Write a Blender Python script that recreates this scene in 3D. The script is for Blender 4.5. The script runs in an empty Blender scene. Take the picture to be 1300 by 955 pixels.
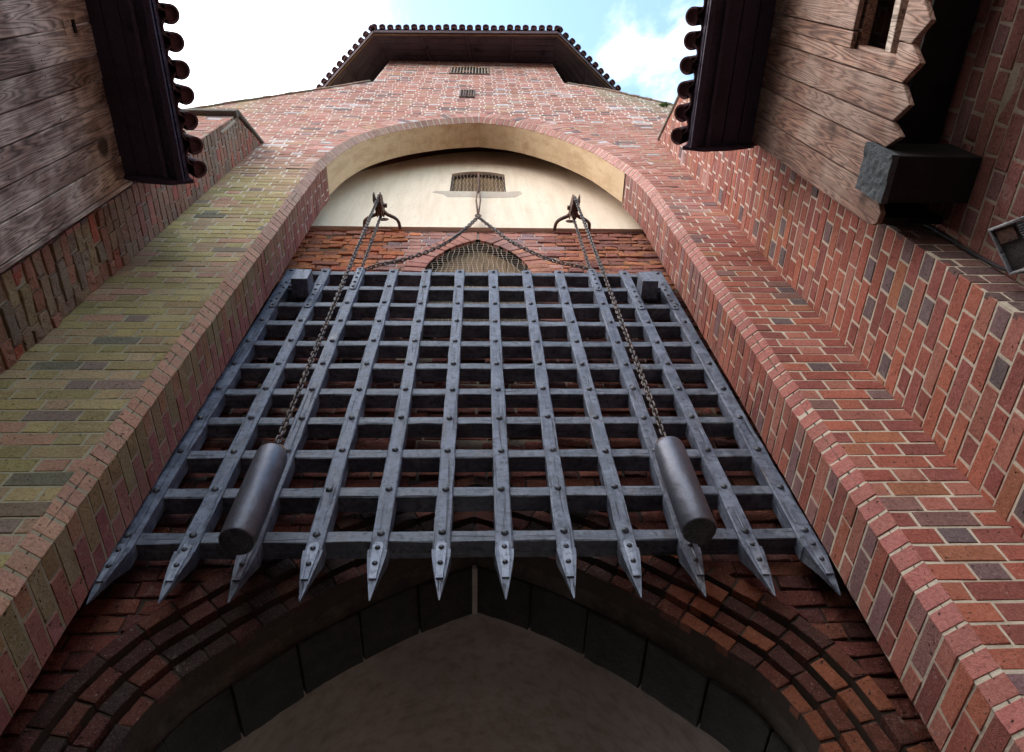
import bpy, math, random
import numpy as np
from mathutils import Vector, Matrix, noise

random.seed(11)
sc = bpy.context.scene
COL = sc.collection
R = math.radians

# ------------------------------------------------------------------ camera
FOC = 930.0; PPX, PPY = 650.0, 432.5            # focal length and principal point for a 1300 px wide picture
Zc = np.array([-39, 500, -930.]); Zc /= np.linalg.norm(Zc)
Xc = np.array([21300., -68, -930]); Xc -= Zc*(Xc@Zc); Xc /= np.linalg.norm(Xc)
Yc = np.cross(Zc, Xc)
CM = np.stack([Xc, Yc, Zc], 1)                  # world -> camera
cam = bpy.data.cameras.new('camera'); camo = bpy.data.objects.new('camera', cam); COL.objects.link(camo)
camo.matrix_world = Matrix([list(r)+[0] for r in CM.T.tolist()] + [[0, 0, 0, 1]])
cam.sensor_fit = 'HORIZONTAL'; cam.sensor_width = 36; cam.lens = FOC/1300*36
cam.shift_y = -(477.5-PPY)/1300; cam.clip_start = .05; cam.clip_end = 2000
sc.camera = camo
def px(p):
    c = CM@np.asarray(p, float)
    if c[2] > -1e-3: return None
    return PPX+FOC*c[0]/-c[2], PPY-FOC*c[1]/-c[2]

# ------------------------------------------------------------------ world and sun
SUN_D = Vector((-.62, .25, .74)).normalized()
elev = math.asin(SUN_D.z); azim = math.atan2(SUN_D.x, SUN_D.y)
w = bpy.data.worlds.new('World'); sc.world = w; w.use_nodes = True
N = w.node_tree.nodes; L = w.node_tree.links; N.clear()
out = N.new('ShaderNodeOutputWorld'); bg = N.new('ShaderNodeBackground')
sky = N.new('ShaderNodeTexSky'); sky.sky_type = 'NISHITA'; sky.sun_disc = False
sky.sun_elevation = elev; sky.sun_rotation = azim; sky.air_density = .9; sky.dust_density = .6; sky.ozone_density = 1.6
tc = N.new('ShaderNodeTexCoord')
mp = N.new('ShaderNodeMapping'); mp.inputs['Scale'].default_value = (1, 1, 1.0); mp.inputs['Location'].default_value = (0.0, 0, 0)
n1 = N.new('ShaderNodeTexNoise'); n1.inputs['Scale'].default_value = 2.6; n1.inputs['Detail'].default_value = 9; n1.inputs['Roughness'].default_value = .58; n1.inputs['Distortion'].default_value = .35
n2 = N.new('ShaderNodeTexNoise'); n2.inputs['Scale'].default_value = 7.0; n2.inputs['Detail'].default_value = 6
sepx = N.new('ShaderNodeSeparateXYZ')
# the cloud bank lies towards the west (-x), open sky towards the east
m1 = N.new('ShaderNodeMath'); m1.operation = 'MULTIPLY_ADD'; m1.inputs[1].default_value = -1.0
m2 = N.new('ShaderNodeMath'); m2.operation = 'MULTIPLY'; m2.inputs[1].default_value = 2.6
cr = N.new('ShaderNodeMapRange'); cr.inputs['From Min'].default_value = 1.12; cr.inputs['From Max'].default_value = 1.95; cr.interpolation_type = 'SMOOTHSTEP'
mix = N.new('ShaderNodeMix'); mix.data_type = 'RGBA'
cl = N.new('ShaderNodeMix'); cl.data_type = 'RGBA'; cl.inputs['A'].default_value = (6.6, 6.7, 6.9, 1); cl.inputs['B'].default_value = (13.6, 13.2, 12.6, 1)
L.new(tc.outputs['Generated'], mp.inputs['Vector']); L.new(mp.outputs['Vector'], n1.inputs['Vector']); L.new(mp.outputs['Vector'], n2.inputs['Vector'])
L.new(tc.outputs['Generated'], sepx.inputs[0]); L.new(sepx.outputs['X'], m1.inputs[0]); L.new(n1.outputs['Fac'], m2.inputs[0]); L.new(m2.outputs[0], m1.inputs[2])
L.new(m1.outputs[0], cr.inputs['Value']); L.new(cr.outputs['Result'], mix.inputs['Factor'])
L.new(n2.outputs['Fac'], cl.inputs['Factor'])
sg = N.new('ShaderNodeMix'); sg.data_type = 'RGBA'; sg.blend_type = 'MULTIPLY'; sg.inputs['Factor'].default_value = 1; sg.inputs['B'].default_value = (.98, 1.0, .84, 1)
L.new(sky.outputs['Color'], sg.inputs['A'])
L.new(sg.outputs['Result'], mix.inputs['A']); L.new(cl.outputs['Result'], mix.inputs['B'])
L.new(mix.outputs['Result'], bg.inputs['Color']); bg.inputs['Strength'].default_value = .12
L.new(bg.outputs[0], out.inputs['Surface'])
sl = bpy.data.lights.new('sun', 'SUN'); sl.energy = .8; sl.angle = R(14); sl.color = (1, .95, .88)
so = bpy.data.objects.new('sun', sl); COL.objects.link(so)
so.rotation_euler = SUN_D.to_track_quat('Z', 'Y').to_euler(); so.location = (-20, 10, 40)
sc.view_settings.view_transform = 'Standard'; sc.view_settings.look = 'None'
sc.view_settings.exposure = 2.5; sc.view_settings.gamma = 1
sc.cycles.max_bounces = 8; sc.cycles.diffuse_bounces = 5

# ------------------------------------------------------------------ materials
class NT:
    def __init__(s, name, rough=.85, metal=0., spec=.3):
        s.m = bpy.data.materials.new(name); s.m.use_nodes = True
        s.n = s.m.node_tree.nodes; s.l = s.m.node_tree.links
        s.b = s.n['Principled BSDF']; s.b.inputs['Roughness'].default_value = rough
        s.b.inputs['Metallic'].default_value = metal; s.b.inputs['Specular IOR Level'].default_value = spec
    def new(s, t, **k):
        q = s.n.new(t)
        for a, v in k.items():
            if a in q.inputs: q.inputs[a].default_value = v
            else: setattr(q, a, v)
        return q
    def con(s, a, b): s.l.new(a, b)
    def coords(s, scale=(1, 1, 1), rnd=False, out='Object', rot=(0, 0, 0)):
        t = s.new('ShaderNodeTexCoord'); m = s.new('ShaderNodeMapping'); m.inputs['Scale'].default_value = scale; m.inputs['Rotation'].default_value = rot
        s.con(t.outputs[out], m.inputs['Vector'])
        if rnd:
            oi = s.new('ShaderNodeObjectInfo'); mm = s.new('ShaderNodeVectorMath'); mm.operation = 'SCALE'; mm.inputs[0].default_value = (37, 71, 53)
            s.con(oi.outputs['Random'], mm.inputs['Scale']); s.con(mm.outputs[0], m.inputs['Location'])
        return m.outputs[0]
    def noise(s, vec, scale, detail=5, rough=.55, dist=0.):
        q = s.new('ShaderNodeTexNoise'); q.inputs['Scale'].default_value = scale; q.inputs['Detail'].default_value = detail
        q.inputs['Roughness'].default_value = rough; q.inputs['Distortion'].default_value = dist; s.con(vec, q.inputs['Vector']); return q.outputs['Fac']
    def rng(s, v, a, b, c=0., d=1.):
        q = s.new('ShaderNodeMapRange'); q.inputs[1].default_value = a; q.inputs[2].default_value = b; q.inputs[3].default_value = c; q.inputs[4].default_value = d
        s.con(v, q.inputs[0]); return q.outputs[0]
    def mixc(s, f, a, b, mode='MIX'):
        q = s.new('ShaderNodeMix'); q.data_type = 'RGBA'; q.blend_type = mode
        for key, v in (('Factor', f), ('A', a), ('B', b)):
            if hasattr(v, 'node'): s.con(v, q.inputs[key])
            else: q.inputs[key].default_value = v if key == 'Factor' else ((*v, 1) if len(v) == 3 else v)
        return q.outputs['Result']
    def math(s, op, a, b=None):
        q = s.new('ShaderNodeMath'); q.operation = op
        for i, v in enumerate((a, b)):
            if v is None: continue
            if hasattr(v, 'node'): s.con(v, q.inputs[i])
            else: q.inputs[i].default_value = v
        return q.outputs[0]
    def col(s, c): s.con(c, s.b.inputs['Base Color']); return s
    def bump(s, h, strength=.5, dist=.01):
        q = s.new('ShaderNodeBump'); q.inputs['Strength'].default_value = strength; q.inputs['Distance'].default_value = dist
        s.con(h, q.inputs['Height']); s.con(q.outputs[0], s.b.inputs['Normal']); return s

def brick_mat(name, bumpd=.006, lime=.0):
    t = NT(name, .88, spec=.2); v = t.new('ShaderNodeNewGeometry').outputs['Position']
    a = t.new('ShaderNodeAttribute', attribute_name='tint')
    big = t.noise(v, 9, 4); fine = t.noise(v, 60, 6, .65); sp = t.noise(v, 190, 3, .6)
    c = t.mixc(t.rng(big, .3, .7, 0, .5), a.outputs['Color'], (.80, .72, .72), 'MULTIPLY')
    c = t.mixc(t.rng(fine, .42, .66, 0, .8), c, (.58, .54, .54), 'MULTIPLY')
    crk = t.noise(v, 30, 8, .8, 1.2); c = t.mixc(t.rng(crk, .64, .70, 0, .7), c, (.42, .36, .36), 'MULTIPLY')
    pale = t.noise(v, 75, 4, .6); c = t.mixc(t.rng(pale, .62, .72, 0, .35), c, (.55, .42, .36))
    c = t.mixc(t.rng(sp, .60, .78, 0, .45), c, (.62, .50, .44))
    pit = t.noise(v, 45, 2, .5)
    c = t.mixc(t.rng(pit, .67, .71, 0, .85), c, (.03, .022, .02))
    if lime: c = t.mixc(t.rng(t.noise(v, 16, 8, .75, .6), .60, .72, 0, lime), c, (.62, .56, .52))
    soot = t.noise(v, 1.3, 7, .62, .4); c = t.mixc(t.rng(soot, .50, .68, 0, .45), c, (.50, .47, .46), 'MULTIPLY')
    salt = t.noise(v, 3.1, 9, .78, .3); c = t.mixc(t.rng(salt, .60, .72, 0, .42), c, (.52, .45, .40))
    smear = t.noise(v, 24, 7, .75, .5); c = t.mixc(t.rng(smear, .62, .68, 0, .22), c, (.46, .39, .33))
    t.col(c)
    h = t.math('ADD', t.math('MULTIPLY', fine, .7), t.math('MULTIPLY', sp, .4))
    h = t.math('SUBTRACT', t.math('ADD', h, t.math('MULTIPLY', big, 1.4)), t.math('MULTIPLY', t.rng(pit, .68, .74), .8))
    return t.bump(h, 1., bumpd).m
M_BRICK = brick_mat('fired_brick', .009); M_BRICKL = brick_mat('limewashed_brick', .006, .75); M_ROUGH = brick_mat('broken_brick', .02, .12)

def mortar_mat(name, ca, cb, green=None, tint=False):
    t = NT(name, .95, spec=.1); v = t.new('ShaderNodeNewGeometry').outputs['Position']
    a = t.noise(v, 5, 5, .6); f = t.noise(v, 55, 6, .7)
    c = t.mixc(t.rng(a, .3, .7), ca, cb); c = t.mixc(t.rng(f, .3, .7, 0, .6), c, (.55, .52, .5), 'MULTIPLY')
    if tint:
        at = t.new('ShaderNodeAttribute', attribute_name='tint'); c = t.mixc(1., at.outputs['Color'], c, 'MULTIPLY')
    if green: c = t.mixc(t.rng(t.noise(v, 1.6, 6, .6), .35, .6, 0, .8), c, green)
    return t.col(c).bump(f, .9, .008).m
M_MORT = mortar_mat('lime_mortar', (.56, .50, .43), (.40, .34, .30))
M_MORTL = mortar_mat('stained_mortar', (.34, .33, .26), (.22, .2, .17), (.20, .19, .11))
M_MORTT = mortar_mat('tinted_mortar', (1.05, 1.05, 1.05), (.74, .72, .70), tint=True)
M_MORTD = mortar_mat('old_dark_mortar', (.2, .17, .13), (.09, .07, .06))

def plaster_mat(name, ca, cb, st=.35):
    t = NT(name, .9, spec=.15); v = t.coords()
    a = t.noise(v, 1.1, 6, .6); f = t.noise(v, 22, 8, .65); s = t.noise(t.coords((6, 6, .7)), 1.4, 6, .6)
    c = t.mixc(t.rng(a, .3, .7), ca, cb); c = t.mixc(t.rng(s, .45, .72, 0, st), c, (.66, .56, .46), 'MULTIPLY')
    cw = t.new('ShaderNodeTexVoronoi', feature='DISTANCE_TO_EDGE'); cw.inputs['Scale'].default_value = 1.1; wv = t.new('ShaderNodeVectorMath'); wv.operation = 'ADD'; nw = t.new('ShaderNodeTexNoise'); nw.inputs['Scale'].default_value = 3; nw.inputs['Detail'].default_value = 6; t.con(v, nw.inputs['Vector']); t.con(v, wv.inputs[0]); t.con(nw.outputs['Color'], wv.inputs[1]); t.con(wv.outputs[0], cw.inputs['Vector'])
    c = t.mixc(t.rng(cw.outputs['Distance'], .0, .005, .35, 0), c, (.25, .2, .17))
    c = t.mixc(t.rng(f, .3, .8, 0, .25), c, (.7, .68, .64), 'MULTIPLY')
    return t.col(c).bump(t.math('ADD', f, t.math('MULTIPLY', a, 2.)), .5, .012).m
M_PLAST = plaster_mat('cream_plaster', (.73, .605, .485), (.67, .55, .44))
M_SOFF = plaster_mat('ochre_plaster', (.62, .46, .30), (.54, .39, .25), .7)
M_CEM = plaster_mat('grey_cement', (.50, .42, .35), (.38, .32, .27))
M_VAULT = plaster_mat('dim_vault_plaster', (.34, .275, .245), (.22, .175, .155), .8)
def stone_mat(name, ca, cb, d=.03, sc_=9):
    t = NT(name, .9, spec=.2); v = t.coords()
    a = t.noise(v, sc_, 8, .7); f = t.noise(v, sc_*6, 6, .7)
    c = t.mixc(t.rng(a, .3, .7), ca, cb); c = t.mixc(t.rng(f, .4, .7, 0, .6), c, (.4, .4, .4), 'MULTIPLY')
    return t.col(c).bump(t.math('ADD', a, t.math('MULTIPLY', f, .5)), 1., d).m
M_STONE = stone_mat('grey_granite', (.15, .16, .175), (.07, .075, .085), .035, 16)
M_ARCH = stone_mat('lit_band_stone', (.13, .095, .075), (.035, .027, .024), .04, 5)
M_ARCH2 = stone_mat('shade_band_stone', (.040, .029, .024), (.014, .011, .010), .02)  # darker copy of the arch stone; shade put into its colour
M_COPE = stone_mat('coping_stone', (.18, .15, .13), (.10, .09, .07), .02)
M_GROUND = stone_mat('cobbled_ground', (.11, .10, .09), (.07, .062, .056), .03, 6)
M_VOID = NT('dark_interior', .95).m; M_VOID.node_tree.nodes['Principled BSDF'].inputs['Base Color'].default_value = (.012, .010, .012, 1)  # near-black colour stands in for the unlit depth of openings

def wood_mat(name, ca, cb, cc, axis=2, rings=26, rough=.75, silver=None, dist=.004):
    t = NT(name, rough, spec=.25)
    s1 = [4.4, 4.4, 4.4]; s1[axis] = .30; s2 = [60, 60, 60]; s2[axis] = 2.2
    v = t.coords(tuple(s1), True); v2 = t.coords(tuple(s2), True)
    n = t.noise(v, 1.2, 3, .5, .35); g = t.noise(v2, 1., 5, .6)
    r = t.math('PINGPONG', t.math('MULTIPLY', n, rings), .5); r = t.rng(r, .02, .42, 0, 1)
    c = t.mixc(r, ca, cb); c = t.mixc(t.rng(g, .42, .72, 0, .7), c, cc)
    blot = t.noise(t.coords((1, 1, 1), True), 2.3, 5, .6)
    if silver: c = t.mixc(t.math('MULTIPLY', t.rng(blot, .42, .58, 0, .9), t.rng(r, 0, 1, .35, 1)), c, silver)
    kn = t.noise(t.coords((2.2, 2.2, 1.6), True), 2.0, 2, .4)
    c = t.mixc(t.rng(kn, .68, .76, 0, .85), c, tuple(x*.4 for x in cc))
    oi = t.new('ShaderNodeObjectInfo')
    c = t.mixc(t.rng(oi.outputs['Random'], 0, 1, 0, .4), c, tuple(x*.8 for x in cc), 'MIX')
    wide = t.noise(t.coords((1.5, 1.5, .5), True), 1.7, 5, .65); c = t.mixc(t.rng(wide, .50, .68, 0, .6), c, (.45, .40, .40), 'MULTIPLY')
    t.col(c)
    return t.bump(t.math('ADD', t.math('MULTIPLY', g, .8), t.math('MULTIPLY', r, .5)), .8, dist).m
M_WOODR = wood_mat('brown_plank', (.11, .055, .042), (.42, .235, .165), (.085, .042, .034), silver=(.47, .335, .27))
M_WOODL = wood_mat('silvered_plank', (.12, .08, .07), (.48, .34, .27), (.11, .07, .055), silver=(.80, .67, .57))
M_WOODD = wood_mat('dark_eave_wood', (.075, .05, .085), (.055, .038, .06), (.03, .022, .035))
M_WOODK = wood_mat('shaded_underside_wood', (.022, .015, .018), (.016, .011, .013), (.01, .007, .008))  # near-black copy of the eave wood; overhang shade put into its colour
M_WOODE = wood_mat('brown_eave_wood', (.16, .095, .105), (.11, .07, .08), (.06, .04, .05), axis=0)
M_LATH = wood_mat('orange_lath', (.42, .22, .10), (.30, .15, .08), (.2, .1, .06), axis=0)
def iron_mat(name, ca, cb, axis, rough=.5, spec=.5, metal=0.):
    t = NT(name, rough, spec=spec, metal=metal)
    s2 = [34, 34, 34]; s2[axis] = 2.0
    g = t.noise(t.coords(tuple(s2), True), 1., 7, .68); b = t.noise(t.coords((1, 1, 1), True), 7, 6, .65)
    s3 = [90, 90, 90]; s3[axis] = 3.2; cr_ = t.noise(t.coords(tuple(s3), True), .6, 3, .5)
    c = t.mixc(t.rng(g, .36, .66), ca, cb); c = t.mixc(t.rng(b, .42, .62, 0, .65), c, (ca[0]*2.1, ca[1]*2.05, ca[2]*1.85)); c = t.mixc(t.rng(t.noise(t.coords((1, 1, 1), True), 26, 5, .7), .50, .64, 0, .75), c, tuple(x*.45 for x in cb))
    c = t.mixc(t.rng(cr_, .62, .70, 0, .7), c, tuple(x*.22 for x in cb))
    rs = t.noise(t.coords((5, 5, 1.4), True), 1.6, 7, .7); c = t.mixc(t.rng(rs, .58, .70, 0, .45), c, (.10, .062, .045))
    t.col(c); t.con(t.rng(b, .3, .7, rough-.1, rough+.25), t.b.inputs['Roughness'])
    return t.bump(t.math('SUBTRACT', t.math('ADD', g, t.math('MULTIPLY', b, .6)), t.math('MULTIPLY', t.rng(cr_, .6, .7), 1.2)), .8, .006).m
M_BARV = iron_mat('blue_grey_timber_upright', (.10, .112, .16), (.04, .044, .068), 2)
M_BARH = iron_mat('blue_grey_timber_crossbar', (.09, .098, .132), (.035, .039, .055), 0)
M_IRON = iron_mat('forged_iron', (.11, .12, .16), (.055, .06, .085), 2, .42, .6, .35)
M_TONG = iron_mat('worn_shoe_iron', (.17, .185, .24), (.09, .1, .13), 2, .4, .6, .35)
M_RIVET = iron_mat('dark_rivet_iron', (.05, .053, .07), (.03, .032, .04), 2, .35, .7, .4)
t = NT('grey_iron_weight', .4, spec=.6, metal=.45); v = t.coords()
c_ = t.mixc(t.rng(t.noise(v, 9, 8, .75), .3, .7), (.125, .13, .17), (.07, .072, .095)); c_ = t.mixc(t.rng(t.noise(v, 45, 5, .7), .45, .7, 0, .6), c_, (.10, .085, .085))
t.col(c_); rr_ = t.noise(t.coords((7, 7, 1.5)), 1.5, 7, .7); c_ = t.mixc(t.rng(rr_, .54, .68, 0, .55), c_, (.09, .055, .045)); t.col(c_); t.bump(t.math('ADD', t.noise(v, 60, 6, .7), t.math('MULTIPLY', t.noise(v, 7, 3, .5), 4.)), .6, .004); M_WEIGHT = t.m
M_CHAIN = iron_mat('rusty_chain_iron', (.10, .075, .07), (.04, .032, .034), 2, .45, .5, .3)
M_RUST = iron_mat('brown_rusty_iron', (.13, .075, .06), (.06, .038, .034), 2, .6, .3, .2)
M_LAMP = iron_mat('painted_metal', (.26, .28, .32), (.2, .21, .24), 2, .4, .5, .3)
M_LAMPD = iron_mat('dark_lamp_face', (.035, .03, .033), (.025, .02, .022), 2, .35, .5)
M_CABLE = NT('black_cable', .6).m; M_CABLE.node_tree.nodes['Principled BSDF'].inputs['Base Color'].default_value = (.02, .02, .025, 1)
M_TILE = stone_mat('dark_clay_tile', (.16, .07, .075), (.085, .042, .05), .006, 12)
M_LEAF = stone_mat('weed_leaf', (.07, .11, .03), (.04, .07, .02), .002, 20)
M_WICK = wood_mat('brown_shutter_board', (.18, .11, .06), (.34, .21, .11), (.09, .055, .03))
M_WIRE = NT('pale_wire', .5).m; M_WIRE.node_tree.nodes['Principled BSDF'].inputs['Base Color'].default_value = (.36, .28, .21, 1)
M_GBAR = NT('grille_bar_iron', .6).m; M_GBAR.node_tree.nodes['Principled BSDF'].inputs['Base Color'].default_value = (.07, .045, .04, 1)

# ------------------------------------------------------------------ object helpers
def link(name, me, parent=None, kind=None):
    o = bpy.data.objects.new(name, me); COL.objects.link(o)
    if parent is not None: o.parent = parent
    if kind: o['kind'] = kind
    return o
def tag(o, label=None, cat=None, group=None, kind=None):
    if label: o['label'] = label
    if cat: o['category'] = cat
    if group: o['group'] = group
    if kind: o['kind'] = kind
    return o
def empty(name, label, cat, loc=(0, 0, 0), group=None):
    # things stay at the world origin orientation; the Empty marks the base, its parts carry world coordinates
    o = bpy.data.objects.new(name, None); COL.objects.link(o); o.empty_display_size = .2
    o.location = loc; tag(o, label, cat, group); return o
class MB:
    def __init__(s): s.v = []; s.f = []; s.c = []
    def face(s, pts, col=None):
        i = len(s.v); s.v += [tuple(p) for p in pts]; s.f.append(tuple(range(i, i+len(pts)))); s.c.append(col)
    def add(s, vs, fs, col=None):
        i = len(s.v); s.v += [tuple(p) for p in vs]; s.f += [tuple(i+k for k in f) for f in fs]; s.c += [col]*len(fs)
    def box(s, a, b, col=None, bev=0):
        x0, y0, z0 = a; x1, y1, z1 = b
        s.add([(x0, y0, z0), (x1, y0, z0), (x1, y1, z0), (x0, y1, z0), (x0, y0, z1), (x1, y0, z1), (x1, y1, z1), (x0, y1, z1)],
              [(0, 3, 2, 1), (4, 5, 6, 7), (0, 1, 5, 4), (1, 2, 6, 5), (2, 3, 7, 6), (3, 0, 4, 7)], col)
    def prism(s, pts, off, col=None):
        n = len(pts); off = np.array(off, float); P = [np.array(p, float) for p in pts]
        vs = P+[p+off for p in P]
        s.add(vs, [tuple(range(n)), tuple(range(2*n-1, n-1, -1))]+[((i+1) % n, i, i+n, (i+1) % n+n) for i in range(n)], col)
    def tube(s, pts, r, k=8, cap=True, col=None):
        P = [Vector(p) for p in pts]; n = len(P); rs = r if hasattr(r, '__len__') else [r]*n
        up = Vector((.13, .31, .94)); vs = []; prev = None
        for i, p in enumerate(P):
            d = (P[min(i+1, n-1)]-P[max(i-1, 0)]).normalized()
            a = d.cross(up) if prev is None else prev-d*prev.dot(d)
            if a.length < 1e-4: a = d.orthogonal()
            a.normalize(); prev = a; b = d.cross(a)
            for j in range(k):
                t = 2*math.pi*j/k; vs.append(p+(a*math.cos(t)+b*math.sin(t))*rs[i])
        fs = [(i*k+j, i*k+(j+1) % k, (i+1)*k+(j+1) % k, (i+1)*k+j) for i in range(n-1) for j in range(k)]
        if cap: fs += [tuple(range(k-1, -1, -1)), tuple(range((n-1)*k, n*k))]
        s.add(vs, fs, col)
    def mesh(s, name, mat, smooth=False):
        me = bpy.data.meshes.new(name); me.from_pydata(s.v, [], s.f); me.materials.append(mat)
        if any(c is not None for c in s.c):
            at = me.attributes.new('tint', 'FLOAT_COLOR', 'FACE')
            buf = np.ones((len(s.f), 4), np.float32); buf[:, :3] = [c if c is not None else (.3, .3, .3) for c in s.c]
            at.data.foreach_set('color', buf.ravel())
        if smooth: me.polygons.foreach_set('use_smooth', [True]*len(me.polygons))
        me.update(); return me
    def build(s, name, mat, parent=None, smooth=False, kind=None):
        off = None
        me = s.mesh(name, mat, smooth); o = link(name, me, parent, kind)
        if parent is not None: o.location = -world_loc(parent)
        return o
def world_loc(o):
    v = Vector((0, 0, 0))
    while o is not None: v += o.location; o = o.parent
    return v
def bevel(o, wdt=.006, seg=2):
    m = o.modifiers.new('bevel', 'BEVEL'); m.width = wdt; m.segments = seg; m.limit_method = 'ANGLE'; m.angle_limit = R(40); return o

# ------------------------------------------------------------------ bricks
J = .0165          # joint width
def nz(p, s=1., o=0.): return noise.noise(Vector((p[0]*s+o, p[1]*s+o*.7, p[2]*s-o)))
PROTO = (0,)
def mort_col(c):
    u = sm(c[2], 5.5, 9.5)
    if c[0] < -1.9 and c[1] > 2.0: return lerp((.42, .38, .27), (.68, .61, .54), u)
    if c[0] < -1.9: return lerp((.34, .30, .22), (.58, .52, .42), u)
    if c[0] > 2.8: return (.42, .35, .28)
    return lerp((.66, .57, .46), (.72, .64, .58), u)
class Wall:
    """collects bricks, each a bevelled or broken block, and the mortar bed behind them"""
    def __init__(s): s.bricks = []; s.bed = MB()
    def brick(s, q, n, col, rough=0., proud=0., deep=.03, bev=.0032, mat=0):
        # q: four corners of the front face, anticlockwise seen from outside; n: outward normal
        q = [np.array(p, float) for p in q]; n = np.array(n, float)
        c = sum(q)/4; jit = .0034+rough*.005
        pr = proud+.0020+random.uniform(-.0010, .0022)*(1+(rough*5 if rough > .5 else 0))
        q = [p+np.array([random.uniform(-jit, jit) for _ in range(3)])*.8 for p in q]
        tilt = [random.uniform(-1, 1)*(.0010+(.006*rough if rough > .5 else 0)) for _ in range(4)]
        def inset(p, d):
            e = c-p; L_ = np.linalg.norm(e); return p+e*min(.4, d/max(L_, 1e-4)*1.35)
        back = [p-n*deep for p in q]
        mid = [p+n*(pr-bev*.9+tilt[i]) for i, p in enumerate(q)]
        bb = bev*(1+rough*1.8)
        fr = [inset(p, bb)+n*(pr+tilt[i]) for i, p in enumerate(q)]
        vs = back+mid+fr; fs = []
        for i in range(4):
            k = (i+1) % 4; fs.append((i, k, 4+k, 4+i)); fs.append((4+i, 4+k, 8+k, 8+i))
        if rough < .5: fs.append((8, 9, 10, 11))
        else:                                   # broken face: a small displaced grid
            nu = 4; g = []
            for a in range(nu+1):
                for b in range(3):
                    u = a/nu; t = b/2
                    p = (fr[0]*(1-u)+fr[1]*u)*(1-t)+(fr[3]*(1-u)+fr[2]*u)*t
                    inner = 0 < a < nu and b == 1
                    e = (nz(p, 17, 3)*.013+random.uniform(-.004, .006))*rough if inner else random.uniform(-.004, .004)*rough
                    g.append(p+n*e)
            o = len(vs); vs += g
            for a in range(nu):
                for b in range(2): fs.append((o+a*3+b, o+(a+1)*3+b, o+(a+1)*3+b+1, o+a*3+b+1))
            # skirt to the bevel ring
            fs += [tuple([8]+[9]+[o+nu*3-k*3 for k in range(nu+1)][0:0])] if False else []
        area = 0; P = [px(p) for p in q]
        if all(P):
            cx = sum(p[0] for p in P)/4; cy = sum(p[1] for p in P)/4
            if -20 < cx < 1320 and -20 < cy < 960:
                area = abs(sum(P[i][0]*P[(i+1) % 4][1]-P[(i+1) % 4][0]*P[i][1] for i in range(4)))/2
        f0 = -np.dot(n, c) > 0
        s.bricks.append((area if f0 else 0, vs, fs, col, mat, c))
    def flush(s, parent, mats, hide=None, bedmat=None, limit=300):
        vis = [b for b in s.bricks if b[0] >= 45 and not (hide and hide(b[5]))]
        vis.sort(key=lambda b: -b[0]); top = vis[:limit]; ids = set(id(b) for b in top)
        loc = world_loc(parent)
        for b in top:
            m = MB(); m.add([np.array(v)-b[5] for v in b[1]], b[2], b[3])
            o = link('brick', m.mesh('brick', mats[b[4]]), parent); o.location = Vector(b[5])-loc
        for mi, mat in enumerate(mats):
            rest = [b for b in s.bricks if id(b) not in ids and b[4] == mi]
            if rest:
                m = MB()
                for b in rest: m.add(b[1], b[2], b[3])
                m.build('brickwork', mat, parent, kind='stuff')
        if s.bed.f: s.bed.build('mortar_bed', bedmat or M_MORT, parent)
    def course_fill(s, O, U, V, n, v0, v1, ul, ur, colf, ch=.115, phase=0, rough=None, S=.30, H=.147, bedoff=.0015, matf=None, deep=.03, proudf=None, joint=J, bedcol=None):
        """fill a face with bonded courses; ul(v) and ur(v) bound each course"""
        O, U, V, n = [np.array(a, float) for a in (O, U, V, n)]
        flip = np.dot(np.cross(U, V), n) < 0
        k0 = math.floor((v0-phase)/ch); k1 = math.ceil((v1-phase)/ch)
        for k in range(k0, k1):
            a = max(v0, phase+k*ch); b = min(v1, phase+(k+1)*ch)
            if b-a < .03: continue
            la, lb, ra, rb = ul(a), ul(b-1e-4), ur(a), ur(b-1e-4)
            if max(ra-la, rb-lb) < .03: continue
            P = lambda u, v, d=0: O+U*u+V*v+n*d
            bq = [P(la, a, -bedoff), P(ra, a, -bedoff), P(rb, b, -bedoff), P(lb, b, -bedoff)]
            ns = 8 if bedcol else 1
            for e in range(ns):
                t0, t1 = e/ns, (e+1)/ns
                b4 = [bq[0]+(bq[1]-bq[0])*t0, bq[0]+(bq[1]-bq[0])*t1, bq[3]+(bq[2]-bq[3])*t1, bq[3]+(bq[2]-bq[3])*t0]
                s.bed.face(b4[::-1] if flip else b4, (bedcol or mort_col)(sum(b4)/4))
            lo = min(la, lb); hi = max(ra, rb)
            u = lo if abs(la-lb) < .004 and False else lo-((k*7919) % 5)*0.0
            # bond: stretcher, header, stretcher ...; every second course shifted
            per = S+H+2*joint; st = (k % 2)*(per*.5)+(((k*37) % 7)-3)*.006
            base = math.floor((lo-st)/per)*per+st; segs = []
            x = base
            while x < hi:
                segs.append((x, x+S)); segs.append((x+S+joint, x+S+joint+H)); x += per
            va, vb = a+joint/2, b-joint/2
            for (x0, x1) in segs:
                # clip to the slanted bounds
                la_, lb_ = la, lb
                x0a, x0b = max(x0, la), max(x0, lb); x1a, x1b = min(x1, ra), min(x1, rb)
                if x1a-x0a < .03 and x1b-x0b < .03: continue
                x1a = max(x1a, x0a+.004); x1b = max(x1b, x0b+.004)
                q = [P(x0a, va), P(x1a, va), P(x1b, vb), P(x0b, vb)]
                c = sum(q)/4; hd = (x1-x0) < S*.8
                rg = rough(c) if rough else 0.
                col = colf(c, hd)
                pr = proudf(c) if proudf else 0
                mt = matf(c) if matf else 0
                s.brick(q[::-1] if flip else q, n, col, rg, pr, deep if rg < .5 else .06, mat=mt)

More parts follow.
